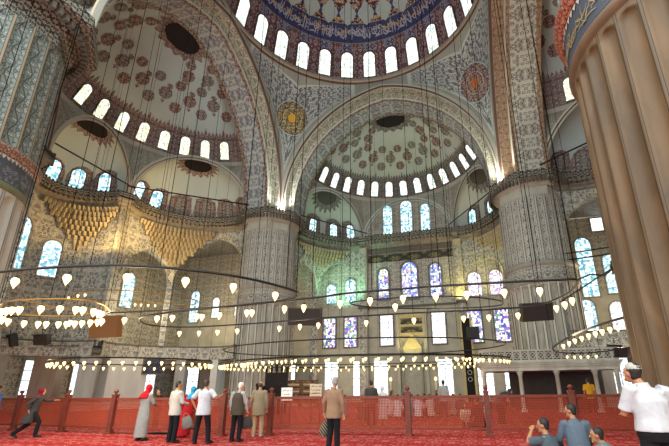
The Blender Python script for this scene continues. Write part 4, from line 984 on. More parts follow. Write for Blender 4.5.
# ================================================================ loudspeakers, monitor, boards
def slab(nm, c, w, h, d, rz, tilt, mat, mat2, lb, cat, grp=None, rx=0):
    t = tag(empty(nm, c, rz), lb, cat, grp); t.rotation_euler = (tilt, rx, rz)
    m = MB(); m.box(-w/2, w/2, 0, d, -h/2, h/2); m.build('housing', mat, t)
    m = MB(); m.box(-w/2+.04, w/2-.04, -.02, 0, -h/2+.04, h/2-.04); m.build('front_grille', mat2, t)
    m = MB(); m.tube([(0, d*.5, h/2), (0, d*.5, h/2+.35)], .02, 6); m.build('hanger', m_iron, t); return t
m_spk = plain('speaker_brown', '3a2a22', .6); m_spg = plain('speaker_grille', '2c211c', .8); m_blk = plain('black_plastic', '0d0d0f', .4)
G = 'hanging loudspeakers'
slab('loudspeaker', atV(304, 317, 2.0), 2.1, 1.05, .4, .1, .25, m_spk, m_spg, 'brown hanging loudspeaker box left of the violet windows', 'loudspeaker', G, .06)
slab('loudspeaker', atV(538, 312, 3.0), 1.75, 1.0, .4, .3, .25, m_spk, m_spg, 'brown hanging loudspeaker box before the pale far right pier', 'loudspeaker', G, -.06)
slab('loudspeaker', atV(103, 327, 0.0), 2.3, 1.4, .4, 0, .15, plain('speaker_tan', '7a5128', .6), plain('speaker_tan_grille', '6e4822', .8), 'tan hanging loudspeaker box at the left, lit by the brass chandelier', 'loudspeaker', G)
slab('loudspeaker', (14.4, 4.9, 3.15), .55, .5, .3, .3, .2, m_blk, m_spg, 'small black loudspeaker at the right corner of the platform balustrade', 'loudspeaker', G)
slab('loudspeaker', atV(616, 349, 6), .7, .5, .3, .3, .2, m_blk, m_spg, 'small black loudspeaker near the rust-brown pier, right of the platform', 'loudspeaker', G)
slab('loudspeaker', atV(8, 341, 0), 1.0, .9, .4, -.3, .3, m_blk, m_spg, 'black loudspeaker at far left above the walking woman', 'loudspeaker', G)
slab('loudspeaker', atV(40, 340, 0), .9, .7, .4, .3, .3, m_blk, m_spg, 'black loudspeaker above the brown marble pier at left', 'loudspeaker', G)
slab('monitor', atV(473, 333, 17.5), 1.15, 1.15, .12, 0, .1, m_blk, plain('screen_black', '060607', .6), 'square black monitor hanging before the violet window right of the niche', 'monitor')
m_sgn = plain('sign_white', 'e4e0d8', .6); m_ink = plain('sign_ink', '2a2a30', .7)
def text(s, x, z, size, parent, mat):
    cu_ = bpy.data.curves.new('lettering', 'FONT'); cu_.body = s; cu_.size = size; cu_.align_x = 'CENTER'; cu_.extrude = .003
    o = bpy.data.objects.new('lettering', cu_); COL.objects.link(o); bpy.context.view_layer.update(); me_ = bpy.data.meshes.new_from_object(o); bpy.data.objects.remove(o); o = bpy.data.objects.new('lettering', me_); COL.objects.link(o); o.location = (x, -.035, z); o.rotation_euler = (pi/2, 0, 0); o.parent = parent; o.data.materials.clear(); o.data.materials.append(mat); return o
def board(c, w, h, z0, lb, lines, tilt=0., rz=0., mat=m_sgn):
    t = tag(empty('notice_board', c, rz), lb, 'sign', 'notices standing behind the fence')
    m = MB(); m.box(-w/2, w/2, -.02, .02, z0, z0+h); m.build('panel', mat, t)
    m = MB()
    for x in (-w/2+.06, w/2-.06): m.box(x-.025, x+.025, -.015, .03, 0, z0)
    m.box(-w/2, w/2, -.15, .15, 0, .04); m.build('stand', m_iron, t)
    lt = MB(); n_ = len(lines); lh = h/(n_+.4)
    for i in range(n_):
        zz = z0+h-(i+1)*lh; script_strokes(lambda x, y, o: (x-w*.38, -.024-o*.1, zz+y), w*.8, lh*.62, lt, (0, 0), 20+i, .05, .010)
    lt.build('lettering', m_ink, t)
    return t
c = atV(287, 392, -4.2); c.z = 0; board(c, .50, .52, .98, 'white notice board with three dark lines of text, behind the fence near the dark chair', ['AREA', 'CLOSED', 'NOW'] if False else ['~ ~ ~', '~ ~ ~ ~', '~ ~ ~'], .6)
c = atV(316, 389, -3.2); c.z = 0; m_beige = plain('notice_beige', 'b7a48c', .7); board(c, .56, .62, 1.02, 'beige framed notice board right of the white one, behind the fence', ['- - - -', '- - - -', '- - - -', '- - - -'], 0, 0, m_beige)
# ornate dark chair, book cases, dark panel, picture
m_wood = plain('dark_carved_wood', '1a100a', .9, noise=.2, nscale=6)
c = atV(272, 395, 3.); c.z = 0
t = tag(empty('preaching_chair', c, .1), 'tall ornate dark wooden preaching chair at the foot of the grey far pier', 'chair')
m = MB(); m.box(-.75, .75, -.6, .6, .95, 1.1); m.build('seat', m_wood, t)
m = MB(); m.box(-.75, .75, .5, .6, 1.1, 2.4)
for k in range(5): m.lathe(-.7+.35*k, .55, [(.09, 2.4), (.05, 2.46), (.1, 2.55), (.06+.03*(k == 2), 2.66+.2*(2-abs(k-2))), (0, 2.78+.22*(2-abs(k-2)))], 10)
m.build('backrest', m_wood, t)
for sx in (-1, 1):
    m = MB(); m.box(sx*.75-.05, sx*.75+.05, -.6, .6, 1.1, 1.6); m.ball((sx*.75, -.6, 1.66), .1); m.build('armrest', m_wood, t)
    for sy in (-1, 1): m = MB(); m.box(sx*.68-.07, sx*.68+.07, sy*.52-.07, sy*.52+.07, 0, .95); m.build('leg', m_wood, t)
m = MB()
for k in range(4): m.box(-.4, .4, -.6-.22*(4-k), -.6, k*.22, k*.22+.22)
m.build('steps', m_wood, t)
m_books = ornament('book_spines', '7a5a3c', 'b8a07c', '3a2a20', '6a3028', tile=.3, k=2.5)
for x, lb in ((293, 'low bookcase just right of the dark preaching chair'), (308.5, 'low bookcase behind the beige notice board')):
    c = atV(x, 395, 9.); c.z = 0; t = tag(empty('bookcase', c), lb, 'bookcase', 'low bookcases')
    m = MB(); w_ = .6
    for q in (-w_, w_-.05): m.box(q, q+.05, 0, .4, 0, 2.0)
    for z in (0, .5, 1.0, 1.5, 1.96): m.box(-w_, w_, 0, .4, z, z+.05)
    m.box(-w_, w_, .36, .4, 0, 2); m.build('frame', plain('bookcase_wood', '6b5238', .6, noise=.1), t)
    m = MB()
    for z in (.05, .55, 1.05, 1.55):
        x_ = -w_+.08
        while x_ < w_-.15: ww = R.uniform(.03, .06); m.box(x_, x_+ww, .08, .34, z, z+R.uniform(.26, .4)); x_ += ww+.004
    o = m.build('books', m_books, t); o['kind'] = 'stuff'
t = tag(empty('panelled_post', (5.75, 18.6, 0)), 'tall narrow black panel with honey-coloured edge right of the prayer niche', 'panel')
m = MB(); m.box(-.32, .42, 0, .3, 0, 7.6); m.build('panel', plain('black_panel', '0b0a09', .9), t)
m = MB(); m.box(-.5, -.32, -.05, .35, 0, 8.0); m.box(.42, .6, -.05, .35, 0, 8.0); m.build('edge', m_yel, t)
m = MB()
for z in (2.0, 2.6, 3.2): m.lathe(.05, 0, [(.17, 0), (.2, .0)], 12, 0, M=Matrix.Translation((0, -.02, z)) @ Matrix.Rotation(pi/2, 4, 'X') @ Matrix.Translation((0, 0, 0)))
m.build('roundels', m_pale, t)
pa, nn = NLB.at(5.4, .5); c = Vector(NLB.T(pa.x, pa.y, 2.6)); n3 = Vector(NLB.T(nn.x, nn.y, 0))
t = tag(empty('wall_picture', c, atan2(n3.y, n3.x)+pi/2), 'dark blue framed picture hanging above the fence behind the group', 'picture')
m = MB(); m.box(-.85, .85, -.05, .0, 0, 1.4); m.build('frame', m_brn, t); m = MB(); m.box(-.75, .75, -.07, -.05, .1, 1.3); m.build('canvas', ornament('picture_blue', '2a3450', '4a4a60', '1c2030', '6a5a4a', tile=.8), t)
# ================================================================ people
def cloth(name, col, kind='plain', col2=None, s=40):
    t = NT(name); oc = t.n('TexCoord').outputs['Object']
    nz = t.n('TexNoise', {'Vector': oc, 'Scale': 9., 'Detail': 3.}); c = srgb(col)
    cc = t.ramp(nz.outputs[0], [(.3, tuple(x*.85 for x in c[:3])+(1,)), (.7, c)])
    if kind == 'check':
        sp = t.n('SeparateXYZ', {0: oc}); a = t.math('LESS_THAN', t.math('FRACT', t.math('MULTIPLY', sp.outputs[0], s)), .5); b = t.math('LESS_THAN', t.math('FRACT', t.math('MULTIPLY', sp.outputs[2], s)), .5)
        cc = t.mix(t.math('MULTIPLY', a, b), cc, srgb(col2))
    if kind == 'stripe':
        sp = t.n('SeparateXYZ', {0: oc}); cc = t.mix(t.math('LESS_THAN', t.math('FRACT', t.math('MULTIPLY', t.math('ADD', sp.outputs[2], t.math('MULTIPLY', sp.outputs[0], .5)), s)), .4), cc, srgb(col2))
    t.set(t.b.inputs['Base Color'], cc); t.b.inputs['Roughness'].default_value = .9; t.b.inputs['Specular IOR Level'].default_value = .2
    bm = t.n('Bump', {'Height': t.n('TexNoise', {'Vector': oc, 'Scale': 11., 'Detail': 2.}).outputs[0], 'Strength': .5, 'Distance': .02}); t.set(t.b.inputs['Normal'], bm)
    return t.m
m_skin = plain('skin', 'b98566', .55); m_skin2 = plain('skin_tan', 'a5714f', .55); m_hairB = plain('hair_black', '1a1512', .6); m_hairG = plain('hair_grey', '8a8580', .7); m_hairW = plain('hair_white', 'c9c5bd', .7); m_hairD = plain('hair_brown', '33241a', .6)
m_eye = plain('eye_dark', '14100e', .2); m_shoe = plain('dark_sock', '1c1a1c', .8); m_sock = plain('pale_sock', 'b5a89c', .8); m_lip = plain('lip', '8f5346', .5)
def loft(m, secs, n=14):
    """closed loft of ellipses: (centre, rx, ry, side vector, forward vector)"""
    b = len(m.v)
    for c, rx, ry, sx, fy in secs:
        for k in range(n):
            a = 2*pi*k/n; m.v.append(tuple(Vector(c)+Vector(sx)*(rx*cos(a))+Vector(fy)*(ry*sin(a))))
    for i in range(len(secs)-1):
        for k in range(n):
            m.f.append((b+i*n+k, b+i*n+(k+1) % n, b+(i+1)*n+(k+1) % n, b+(i+1)*n+k)); m.uv += [(0, 0)]*4; m.mi.append(0); m.sm.append(True)
    for base, rev in ((b, True), (b+(len(secs)-1)*n, False)):
        f = [base+k for k in range(n)]; m.f.append(tuple(reversed(f) if rev else f)); m.uv += [(0, 0)]*n; m.mi.append(0); m.sm.append(True)
def fuse(o, vox, sm=2):
    r = o.modifiers.new('fuse', 'REMESH'); r.mode = 'VOXEL'; r.voxel_size = vox; r.use_smooth_shade = True
    s = o.modifiers.new('soften', 'SMOOTH'); s.iterations = sm; s.factor = .5
def human(label, loc, rz, h=1.75, skin=None, hair=None, hairkind='short', pose=None, top=None, sleeve='long', hem=.86, trousers=None, skirt=None, scarf=None, vox=.011, shoe=None, group=None, fat=1., vest=None, face=True, cap=None):
    skin = skin or m_skin; P = dict(pelvis=(0, 0, .93), waist=(0, 0, 1.08), chest=(0, 0, 1.28), neck=(0, -.01, 1.46), head=(0, .02, 1.62),
        sL=(-.185, -.01, 1.41), sR=(.185, -.01, 1.41), eL=(-.25, -.02, 1.12), eR=(.25, -.02, 1.12), wL=(-.25, .05, .87), wR=(.25, .05, .87),
        hL=(-.09, 0, .92), hR=(.09, 0, .92), kL=(-.11, .02, .50), kR=(.11, .02, .50), aL=(-.12, -.02, .09), aR=(.12, -.02, .09), tL=(-.15, .17, .03), tR=(.15, .17, .03), turn=0., nod=0.)
    P.update(pose or {}); V = {k: (Vector(v) if isinstance(v, tuple) else v) for k, v in P.items()}
    t = tag(empty('person', loc, rz), label, 'person', group); t.scale = (h/1.75,)*3
    X = (V['sR']-V['sL']).normalized(); XH = (V['hR']-V['hL']).normalized()
    def fwd(x, up): f = up.cross(x); return f.normalized()
    def torso(m, g, z0=0., top_=True, flare=0., start=False):
        up = (V['neck']-V['pelvis']).normalized(); f = fwd(X, up); fh = fwd(XH, Vector((0, 0, 1)))
        dn = (V['pelvis']-V['waist']).normalized()
        S = [(V['pelvis']+dn*(.06+z0), (.165+flare)*fat+g, (.125+flare)*fat+g, XH, fh), (V['pelvis'], .17*fat+g, .13*fat+g, XH, fh), (V['waist'], .148*fat+g, .115*fat+g, X, f), (V['chest'], .172+g, .125+g, X, f), (V['neck']-up*.08, .175+g, .10+g, X, f), (V['neck']-up*.02, .11+g, .07+g, X, f)]
        if start: S = [(V['pelvis']+Vector((0, 0, .03)), .165*fat+g, .13*fat+g, XH, fh)]+S[2:]
        if top_: S.append((V['neck']+up*.03, .058+g*.4, .058+g*.4, X, f))
        loft(m, S)
    up = (V['head']-V['neck']).normalized()
    HM = Matrix.Translation(V['head']) @ Matrix.Rotation(V['turn'], 4, 'Z') @ Matrix.Rotation(-V['nod'], 4, 'X')
    m = MB(); torso(m, 0)
    loft(m, [(V['neck']-up*.03, .06, .06, X, fwd(X, up)), (V['neck']+up*.04, .052, .055, X, fwd(X, up)), (V['head']-up*.03, .05, .055, X, fwd(X, up))])
    hd = lambda p: HM @ Vector(p)
    def eb(c, r, sc): m.ball(hd(c), r, 0, 12, sc, HM.to_3x3().to_4x4())
    eb((0, 0, .03), .1, (.78, .95, 1.05)); eb((0, .025, -.05), .062, (.85, .95, 1.0)); eb((0, .068, -.088), .028, (1, .8, .8))
    eb((0, .098, -.005), .016, (.9, 1.2, 1.6)); eb((0, .108, -.02), .015, (1.1, 1, .8))
    for s in (-1, 1): eb((s*.078, -.005, 0), .026, (.4, .8, 1.2)); eb((s*.03, .086, .035), .014, (1.6, .7, .6))
    for s, S_, E_, W_ in ((-1, 'sL', 'eL', 'wL'), (1, 'sR', 'eR', 'wR')):
        a, b, c = V[S_], V[E_], V[W_]
        m.tube([a-X*s*.05, a, a.lerp(b, .5), b, b.lerp(c, .35), c], [.055, .056, .047, .038, .039, .027], 10)
        d = (c-b).normalized(); px = d.cross(Vector((0, 0, 1))); px = (px if px.length > .2 else Vector((0, 1, 0))).normalized(); pn = d.cross(px).normalized()
        if V.get('palm'+S_[1]): px = V['palm'+S_[1]].normalized(); pn = d.cross(px).normalized()
        pc = c+d*.045; loft(m, [(c, .025, .019, px, pn), (pc, .040, .016, px, pn), (c+d*.09, .041, .014, px, pn)], 10)
        for i, (o_, ln) in enumerate(((-.031, .062), (-.011, .075), (.010, .070), (.030, .055))):
            q = c+d*.085+px*o_; cu = pn*(.35*ln); m.tube([q, q+d*ln*.5+cu*.25, q+d*ln*.85+cu], [.0095, .009, .0075], 6)
        q = c+d*.03-px*.03; m.tube([q, q-px*.025+d*.025, q-px*.03+d*.06+pn*.01], [.012, .011, .009], 6)
    for s, H_, K_, A_, T_ in ((-1, 'hL', 'kL', 'aL', 'tL'), (1, 'hR', 'kR', 'aR', 'tR')):
        a, b, c, e = V[H_], V[K_], V[A_], V[T_]
        m.tube([a, a.lerp(b, .4), b, b.lerp(c, .35), c], [.09, .078, .055, .054, .036], 10)
        fd = (e-c); fd.z = 0; heel = c-(fd.normalized() if fd.length > .01 else Vector((0, 1, 0)))*.05+Vector((0, 0, -.03)); m.tube([heel, c+Vector((0, 0, -.03)), c.lerp(e, .6), e], [.035, .042, .038, .026], 10)
    o = m.build('body', skin, t); fuse(o, max(vox*.8, .008), 2)
    if face:
        for s in (-1, 1): f = MB(); f.ball(hd((s*.03, .093, .033)), .009, 0, 8); f.build('eye', m_eye, t)
        f = MB(); f.ball(hd((0, .098, -.052)), .018, 0, 8, (1.2, .5, .35)); f.build('mouth', m_lip, t)
    if hairkind != 'none' and hair:
        f = MB(); R3 = HM.to_3x3().to_4x4()
        if hairkind == 'short': f.ball(hd((0, -.018, .052)), .103, 0, 14, (.82, .92, .95), R3); f.ball(hd((0, -.05, .0)), .075, 0, 12, (.95, .75, 1.0), R3)
        if hairkind == 'balding': f.ball(hd((0, -.045, .02)), .088, 0, 14, (.93, .8, .85), R3)
        o = f.build('hair', hair, t); fuse(o, .012, 2)
    if cap:
        f = MB(); f.ball(hd((0, -.012, .075)), .098, 0, 14, (.86, .95, .72), HM.to_3x3().to_4x4()); f.build('cap', cap, t)
    if scarf:
        f = MB(); R3 = HM.to_3x3().to_4x4(); f.ball(hd((0, -.025, .035)), .118, 0, 14, (.88, .95, 1.02), R3); f.ball(hd((0, -.03, -.07)), .09, 0, 12, (.95, .9, 1.0), R3)
        u2 = up; fx = fwd(X, u2)
        loft(f, [(V['neck']+u2*.09-fx*.02, .075, .075, X, fx), (V['neck']+u2*.02-fx*.02, .10, .10, X, fx), (V['neck']-u2*.07-fx*.015, .19, .135, X, fx), (V['neck']-u2*.2-fx*.03, .17, .145, X, fx)])
        o = f.build('headscarf', scarf, t); fuse(o, .013, 3)
    if trousers:
        m = MB(); fh = fwd(XH, Vector((0, 0, 1)))
        loft(m, [(V['waist']-Vector((0, 0, .02)), .155*fat, .125*fat, XH, fh), (V['pelvis'], .182*fat, .142*fat, XH, fh), (V['pelvis']-Vector((0, 0, .08)), .165*fat, .13*fat, XH, fh)])
        for H_, K_, A_ in (('hL', 'kL', 'aL'), ('hR', 'kR', 'aR')):
            a, b, c = V[H_], V[K_], V[A_]; m.tube([a, a.lerp(b, .4), b, b.lerp(c, .5), c+(c-b).normalized()*.02], [.105, .095, .078, .072, .068], 12)
        o = m.build('trousers', trousers, t); fuse(o, vox*1.2, 2)
    if skirt:
        mt, zb, rb = skirt; m = MB(); w_ = V['waist']; a = (V['aL']+V['aR'])/2; a = Vector((a.x, a.y, 0)); fh = fwd(XH, Vector((0, 0, 1))); hp = V['pelvis']
        loft(m, [(w_, .16*fat, .13*fat, XH, fh), (hp, .195*fat, .155*fat, XH, fh), (hp.lerp(a+Vector((0, 0, zb)), .4), .215*fat+rb*.3, .18+rb*.3, XH, fh), (Vector((a.x, a.y, zb)), .23*fat+rb, .2+rb, XH, fh)], 18)
        o = m.build('skirt', mt, t); fuse(o, vox*1.4, 3)
    if top:
        m = MB(); torso(m, .03, max(0, .92-hem)+.04, False, .012 if hem > .7 else .03, hem >= 1); up3 = (V['neck']-V['pelvis']).normalized()
        for s, S_, E_, W_ in ((-1, 'sL', 'eL', 'wL'), (1, 'sR', 'eR', 'wR')):
            a, b, c = V[S_], V[E_], V[W_]
            if sleeve == 'short': m.tube([a-X*s*.06, a, a.lerp(b, .5), a.lerp(b, .85)], [.075, .078, .073, .076], 12)
            else: m.tube([a-X*s*.06, a, a.lerp(b, .5), b, b.lerp(c, .5), b.lerp(c, .94)], [.075, .076, .066, .058, .052, .046], 12)
        m.tube([V['neck']-up3*.04, V['neck']+up3*.035], [.10, .074], 12)
        o = m.build('jacket' if sleeve == 'jacket' else 'shirt', top, t); fuse(o, vox*1.2, 2)
    if vest:
        m = MB(); torso(m, .034, .1, False, .012); o = m.build('waistcoat', vest, t); fuse(o, vox*1.3, 2)
    if shoe:
        for A_, T_ in (('aL', 'tL'), ('aR', 'tR')):
            c, e = V[A_], V[T_]; fd = (e-c); fd.z = 0; m = MB(); m.tube([c-fd.normalized()*.055+Vector((0, 0, -.035)), c+Vector((0, 0, -.03)), c.lerp(e, .6), e+fd.normalized()*.01], [.044, .052, .046, .034], 10); o = m.build('sock', shoe, t); fuse(o, .014, 1)
    return t
HD = Vector((-sin(YAW), cos(YAW), 0))
def atD(x, dist): d = ray(x, 383); d.z = 0; p = O+d*(dist/d.dot(HD)); p.z = 0; return p
AW = YAW
c_white = cloth('white_cotton', 'b9babd'); c_black = cloth('black_trousers', '17171a'); c_cream = cloth('cream_shirt', 'b5afa5'); c_grey = cloth('grey_coat', '8b8a86'); c_dgrey = cloth('charcoal_coat', '3c3a3a')
c_tan = cloth('tan_shirt', '8f7058'); c_khaki = cloth('khaki_jacket', '8a7a62'); c_beige = cloth('beige_trousers', 'a89070'); c_vest = cloth('brown_waistcoat', '4a4034'); c_check = cloth('checked_shirt', 'b0aca6', 'check', '4a4644', 30)
c_burg = cloth('burgundy_scarf', '6e1c24'); c_red = cloth('red_scarf', 'b01820'); c_rdress = cloth('red_dress', 'a01a20'); c_cyan = cloth('turquoise_scarf', '2f8fb8'); c_slate = cloth('blue_grey_shirt', '5b6672'); c_gtee = cloth('grey_tee', '4c565c'); c_blue = cloth('blue_shirt', '4a62a8'); c_yel = cloth('yellow_shirt', 'c08a1e')
def f(x, y): p = atZ(x, y, 0); return p
# 1 walking woman
human('woman striding right in burgundy headscarf and charcoal coat, arm stretched forward', f(27, 438), AW-1.1, 1.62, m_skin, None, 'none', dict(pelvis=(0, 0, .90), waist=(0, .03, 1.06), chest=(0, .06, 1.26), neck=(0, .09, 1.43), head=(0, .14, 1.58), sL=(-.17, .07, 1.38), sR=(.17, .07, 1.38), eR=(.22, -.16, 1.15), wR=(.20, -.10, .95), eL=(-.2, .32, 1.25), wL=(-.16, .56, 1.27), kR=(.08, .26, .53), aR=(.08, .22, .10), tR=(.08, .42, .04), kL=(-.08, -.08, .46), aL=(-.08, -.46, .16), tL=(-.08, -.32, .03)), top=c_dgrey, hem=.62, trousers=c_black, skirt=(c_dgrey, .5, .02), scarf=c_burg, shoe=m_shoe)
human('person in blue shirt cut off by the left edge, behind the fence', atD(1, 16.5), AW-.4, 1.7, m_skin2, m_hairB, top=c_blue, trousers=c_black, vox=.016)
human('woman in red headscarf and long pale grey coat, seen from behind at the fence', f(140, 441), AW-.35, 1.66, m_skin, None, 'none', dict(head=(.02, .05, 1.61), eL=(-.2, .10, 1.15), wL=(-.12, .28, 1.10), eR=(.22, .12, 1.14), wR=(.14, .30, 1.08)), top=c_grey, hem=.7, skirt=(c_grey, .12, -.01), scarf=c_red, shoe=m_shoe)
human('man in cream long-sleeved shirt and black trousers turned right, beside the woman in red dress', f(171, 443), AW-.55, 1.74, m_skin2, m_hairB, pose=dict(turn=-.5, eR=(.24, .06, 1.12), wR=(.20, .28, 1.08)), top=c_cream, trousers=c_black, shoe=m_shoe)
human('woman in turquoise headscarf and long red dress between two men in light shirts', f(186, 437), AW+.2, 1.6, m_skin, None, 'none', dict(pelvis=(-.03, 0, .92), waist=(.0, .0, 1.07), head=(.06, .06, 1.60), neck=(.05, .02, 1.45), aL=(-.30, -.02, .09), aR=(-.06, -.02, .09), kL=(-.2, .0, .5), kR=(0, 0, .5), tL=(-.32, .15, .03), tR=(-.06, .15, .03)), top=c_rdress, hem=.8, skirt=(c_rdress, .05, .07), scarf=c_cyan, shoe=m_shoe)
human('man in white short-sleeved shirt and black trousers, hands on hips, seen from behind', f(200, 444), AW-.08, 1.77, m_skin2, m_hairD, pose=dict(sL=(-.2, -.01, 1.42), sR=(.2, -.01, 1.42), eL=(-.36, -.06, 1.20), wL=(-.27, .02, .97), eR=(.37, -.04, 1.22), wR=(.40, .20, 1.30), kL=(-.15, .02, .5), kR=(.17, .02, .5), aL=(-.17, -.02, .09), aR=(.23, -.02, .09), tL=(-.21, .17, .03), tR=(.28, .17, .03)), top=c_white, sleeve='short', trousers=c_black, shoe=m_shoe, fat=1.05)
human('white-haired man in brown waistcoat over checked shirt and black trousers', f(235, 442), AW-.25, 1.70, m_skin, m_hairW, pose=dict(turn=-.7, head=(.04, .05, 1.60), neck=(.02, .01, 1.45), eR=(.26, .04, 1.13), wR=(.27, .12, .88)), top=c_check, trousers=c_black, vest=c_vest, shoe=m_shoe, fat=1.12)
human('man in khaki jacket and beige trousers standing with his back turned', f(257, 437), AW+.02, 1.72, m_skin2, m_hairD, 'balding', pose=dict(eL=(-.27, .0, 1.13), wL=(-.24, .12, .90)), top=c_khaki, hem=.76, trousers=c_beige, shoe=m_sock, fat=1.1)
human('man in tan shirt and black trousers looking up right, carrying a striped shoe bag', f(333, 452), AW-.35, 1.76, m_skin, m_hairG, pose=dict(turn=.35, nod=.2, head=(.03, .0, 1.62), eL=(-.27, .0, 1.14), wL=(-.30, .12, .90), kL=(-.09, .03, .5), kR=(.1, .0, .5)), top=c_tan, trousers=c_black, shoe=m_shoe)
# 10..13 beyond the fence
human('small dark-clad figure behind the fence, right of the woman in red headscarf', atD(161, 16.5), AW+2.4, 1.5, m_skin2, m_hairB, pose=dict(eL=(-.28, .12, 1.14), wL=(-.12, .26, 1.2)), top=c_black, trousers=c_black, vox=.016)
human('man in dark jacket bending forward behind the fence before the platform', atD(498, 16.5), AW-1.2, 1.7, m_skin2, m_hairB, pose=dict(pelvis=(0, -.08, .9), waist=(0, .06, 1.03), chest=(0, .24, 1.16), neck=(0, .42, 1.24), head=(0, .55, 1.27), sL=(-.18, .36, 1.22), sR=(.18, .36, 1.22), eL=(-.2, .40, .93), eR=(.2, .40, .93), wL=(-.18, .52, .70), wR=(.18, .52, .70), hL=(-.09, -.08, .9), hR=(.09, -.08, .9)), top=cloth('dark_jacket', '2c3238'), trousers=c_black, vox=.016)
KN = dict(pelvis=(0, -.05, .30), waist=(0, -.02, .46), chest=(0, .02, .66), neck=(0, .03, .84), head=(0, .07, 1.0), sL=(-.18, .02, .79), sR=(.18, .02, .79), eL=(-.24, .10, .52), eR=(.24, .10, .52), wL=(-.14, .30, .38), wR=(.14, .30, .38), hL=(-.1, -.05, .28), hR=(.1, -.05, .28), kL=(-.17, .36, .12), kR=(.17, .36, .12), aL=(-.12, -.12, .09), aR=(.12, -.12, .09), tL=(-.12, -.30, .05), tR=(.12, -.30, .05))
def kneel(label, loc, rz, top, hair=m_hairB, dz=0., **k):
    p = dict(KN); p.update(k.pop('pose', {})); return human(label, loc, rz, k.pop('h', 1.72), k.pop('skin', m_skin2), hair, k.pop('hk', 'short'), p, top=top, hem=k.pop('hem', .86), trousers=k.pop('trousers', c_black), vox=k.pop('vox', .016), **k)
kneel('dark-clad person kneeling behind the fence, left of the bending man', atD(476, 15.2), AW+.5, cloth('maroon_coat', '3a2024'))
kneel('small child in pale clothes kneeling beside the dark-clad person behind the fence', atD(463, 15.9), AW+2.9, cloth('pale_child_coat', 'b0a090'), h=1.35)
human('man in yellow shirt standing with his back turned under the marble platform', atD(588, 21.5), AW-.2, 1.78, m_skin2, m_hairB, top=c_yel, sleeve='short', trousers=c_black, vox=.016)
# seated trio in front
SIT = dict(pelvis=(0, -.05, .13), waist=(0, -.06, .29), chest=(0, -.03, .50), neck=(0, .0, .68), head=(0, .04, .84), sL=(-.185, .0, .62), sR=(.185, .0, .62), eL=(-.25, .12, .40), eR=(.25, .12, .40), wL=(-.16, .30, .28), wR=(.16, .30, .28), hL=(-.1, -.03, .13), hR=(.1, -.03, .13), kL=(-.34, .26, .16), kR=(.34, .26, .16), aL=(.14, .34, .08), aR=(-.14, .38, .08), tL=(.28, .34, .05), tR=(-.28, .38, .05))
kneel('dark-haired man in grey tee seated on the carpet, hand raised to his face', atD(539, 7.5), AW+.5, c_gtee, pose=dict(SIT, turn=.5, eL=(-.30, .16, .58), wL=(-.10, .22, .76)), sleeve='short', vox=.011, h=1.74)
kneel('broad bearded man in blue-grey shirt kneeling in the middle of the seated trio', atD(568, 7.6), AW-.1, c_slate, h=1.68, pose=dict(turn=.9, pelvis=(0, -.05, .40), waist=(0, -.03, .55), chest=(0, 0, .76), neck=(0, .02, .95), head=(-.02, .05, 1.11), sL=(-.20, .0, .90), sR=(.20, .0, .90), eL=(-.29, .06, .62), eR=(.30, .06, .62), wL=(-.2, .26, .45), wR=(.24, .26, .45), hL=(-.1, -.05, .38), hR=(.1, -.05, .38)), vox=.011, fat=1.15)
kneel('young dark-haired man in grey shirt seated lowest at the right of the trio', atD(592, 6.7), AW+.7, cloth('pale_grey_shirt', '66706f'), pose=dict(SIT, turn=.4, head=(-.03, .06, .80), eL=(-.26, .2, .42), wL=(-.12, .3, .55)), vox=.011, h=1.66)
# man at the right
human('large man in white short-sleeved shirt and pale cap close to the viewer at right', atD(645, 5.15), AW+.05, 1.81, m_skin2, m_hairB, pose=dict(turn=.3, nod=-.3, head=(-.07, .10, 1.60), neck=(-.03, .03, 1.46), sL=(-.21, .0, 1.42), sR=(.21, .0, 1.40), eL=(-.27, .10, 1.14), wL=(-.12, .32, 1.12), eR=(.31, .04, 1.14), wR=(.22, .28, 1.0)), top=c_white, sleeve='short', trousers=c_black, shoe=m_shoe, vox=.010, fat=1.14, hem=1.0, cap=cloth('pale_knit_cap', 'a9a49a'))
# worshippers gathered near the niche
G2 = 'worshippers seated before the prayer niche'
cols = [c_white, c_dgrey, c_black, c_cream, c_slate, c_grey, c_blue]
spots = [(362, 19, 1, 'dark'), (390, 21, 3, ''), (397, 20, 0, ''), (404, 22, 1, ''), (411, 21, 4, ''), (417, 20, 0, ''), (424, 22, 2, ''), (429, 20.5, 3, ''), (436, 22, 1, ''), (452, 21, 5, ''), (459, 20, 1, ''), (335, 20, 2, ''), (345, 21, 4, '')]
names = ['seated worshipper in charcoal, left of the white-clad standing one', 'seated worshipper in cream, first right of the white-clad standing one', 'seated worshipper in white, just left of the post below the niche', 'seated worshipper in charcoal, hidden partly by the post below the niche', 'seated worshipper in slate blue, just right of the post below the niche', 'seated worshipper in white, second right of the post below the niche', 'seated worshipper in black, third right of the post below the niche', 'seated worshipper in cream, fourth right of the post below the niche', 'seated worshipper in charcoal, left of the standing man in pale shirt', 'seated worshipper in grey, right of the standing man in pale shirt', 'seated worshipper in charcoal at the foot of the black panel', 'seated worshipper in black, just right of the beige notice board', 'seated worshipper in slate blue behind the man in tan shirt']
for (x, d, c, _), lb in zip(spots, names): kneel(lb, atD(x, d), AW+R.uniform(-.4, .4), cols[c], vox=.025, face=False, group=G2)
human('standing man in pale shirt among the seated worshippers near the black panel', atD(443, 20), AW-.6, 1.76, m_skin2, m_hairB, top=c_grey, trousers=c_dgrey, vox=.02, face=False)
human('standing man in dark coat behind the fence, left of the white-clad one', atD(371, 16.5), AW+.3, 1.74, m_skin2, m_hairB, top=c_dgrey, trousers=c_black, vox=.02, face=False)
human('standing figure in white behind the fence right of the man in dark coat', atD(382, 17), AW, 1.5, m_skin2, None, 'none', top=c_white, hem=.7, skirt=(c_white, .3, 0), scarf=c_white, vox=.02, face=False)
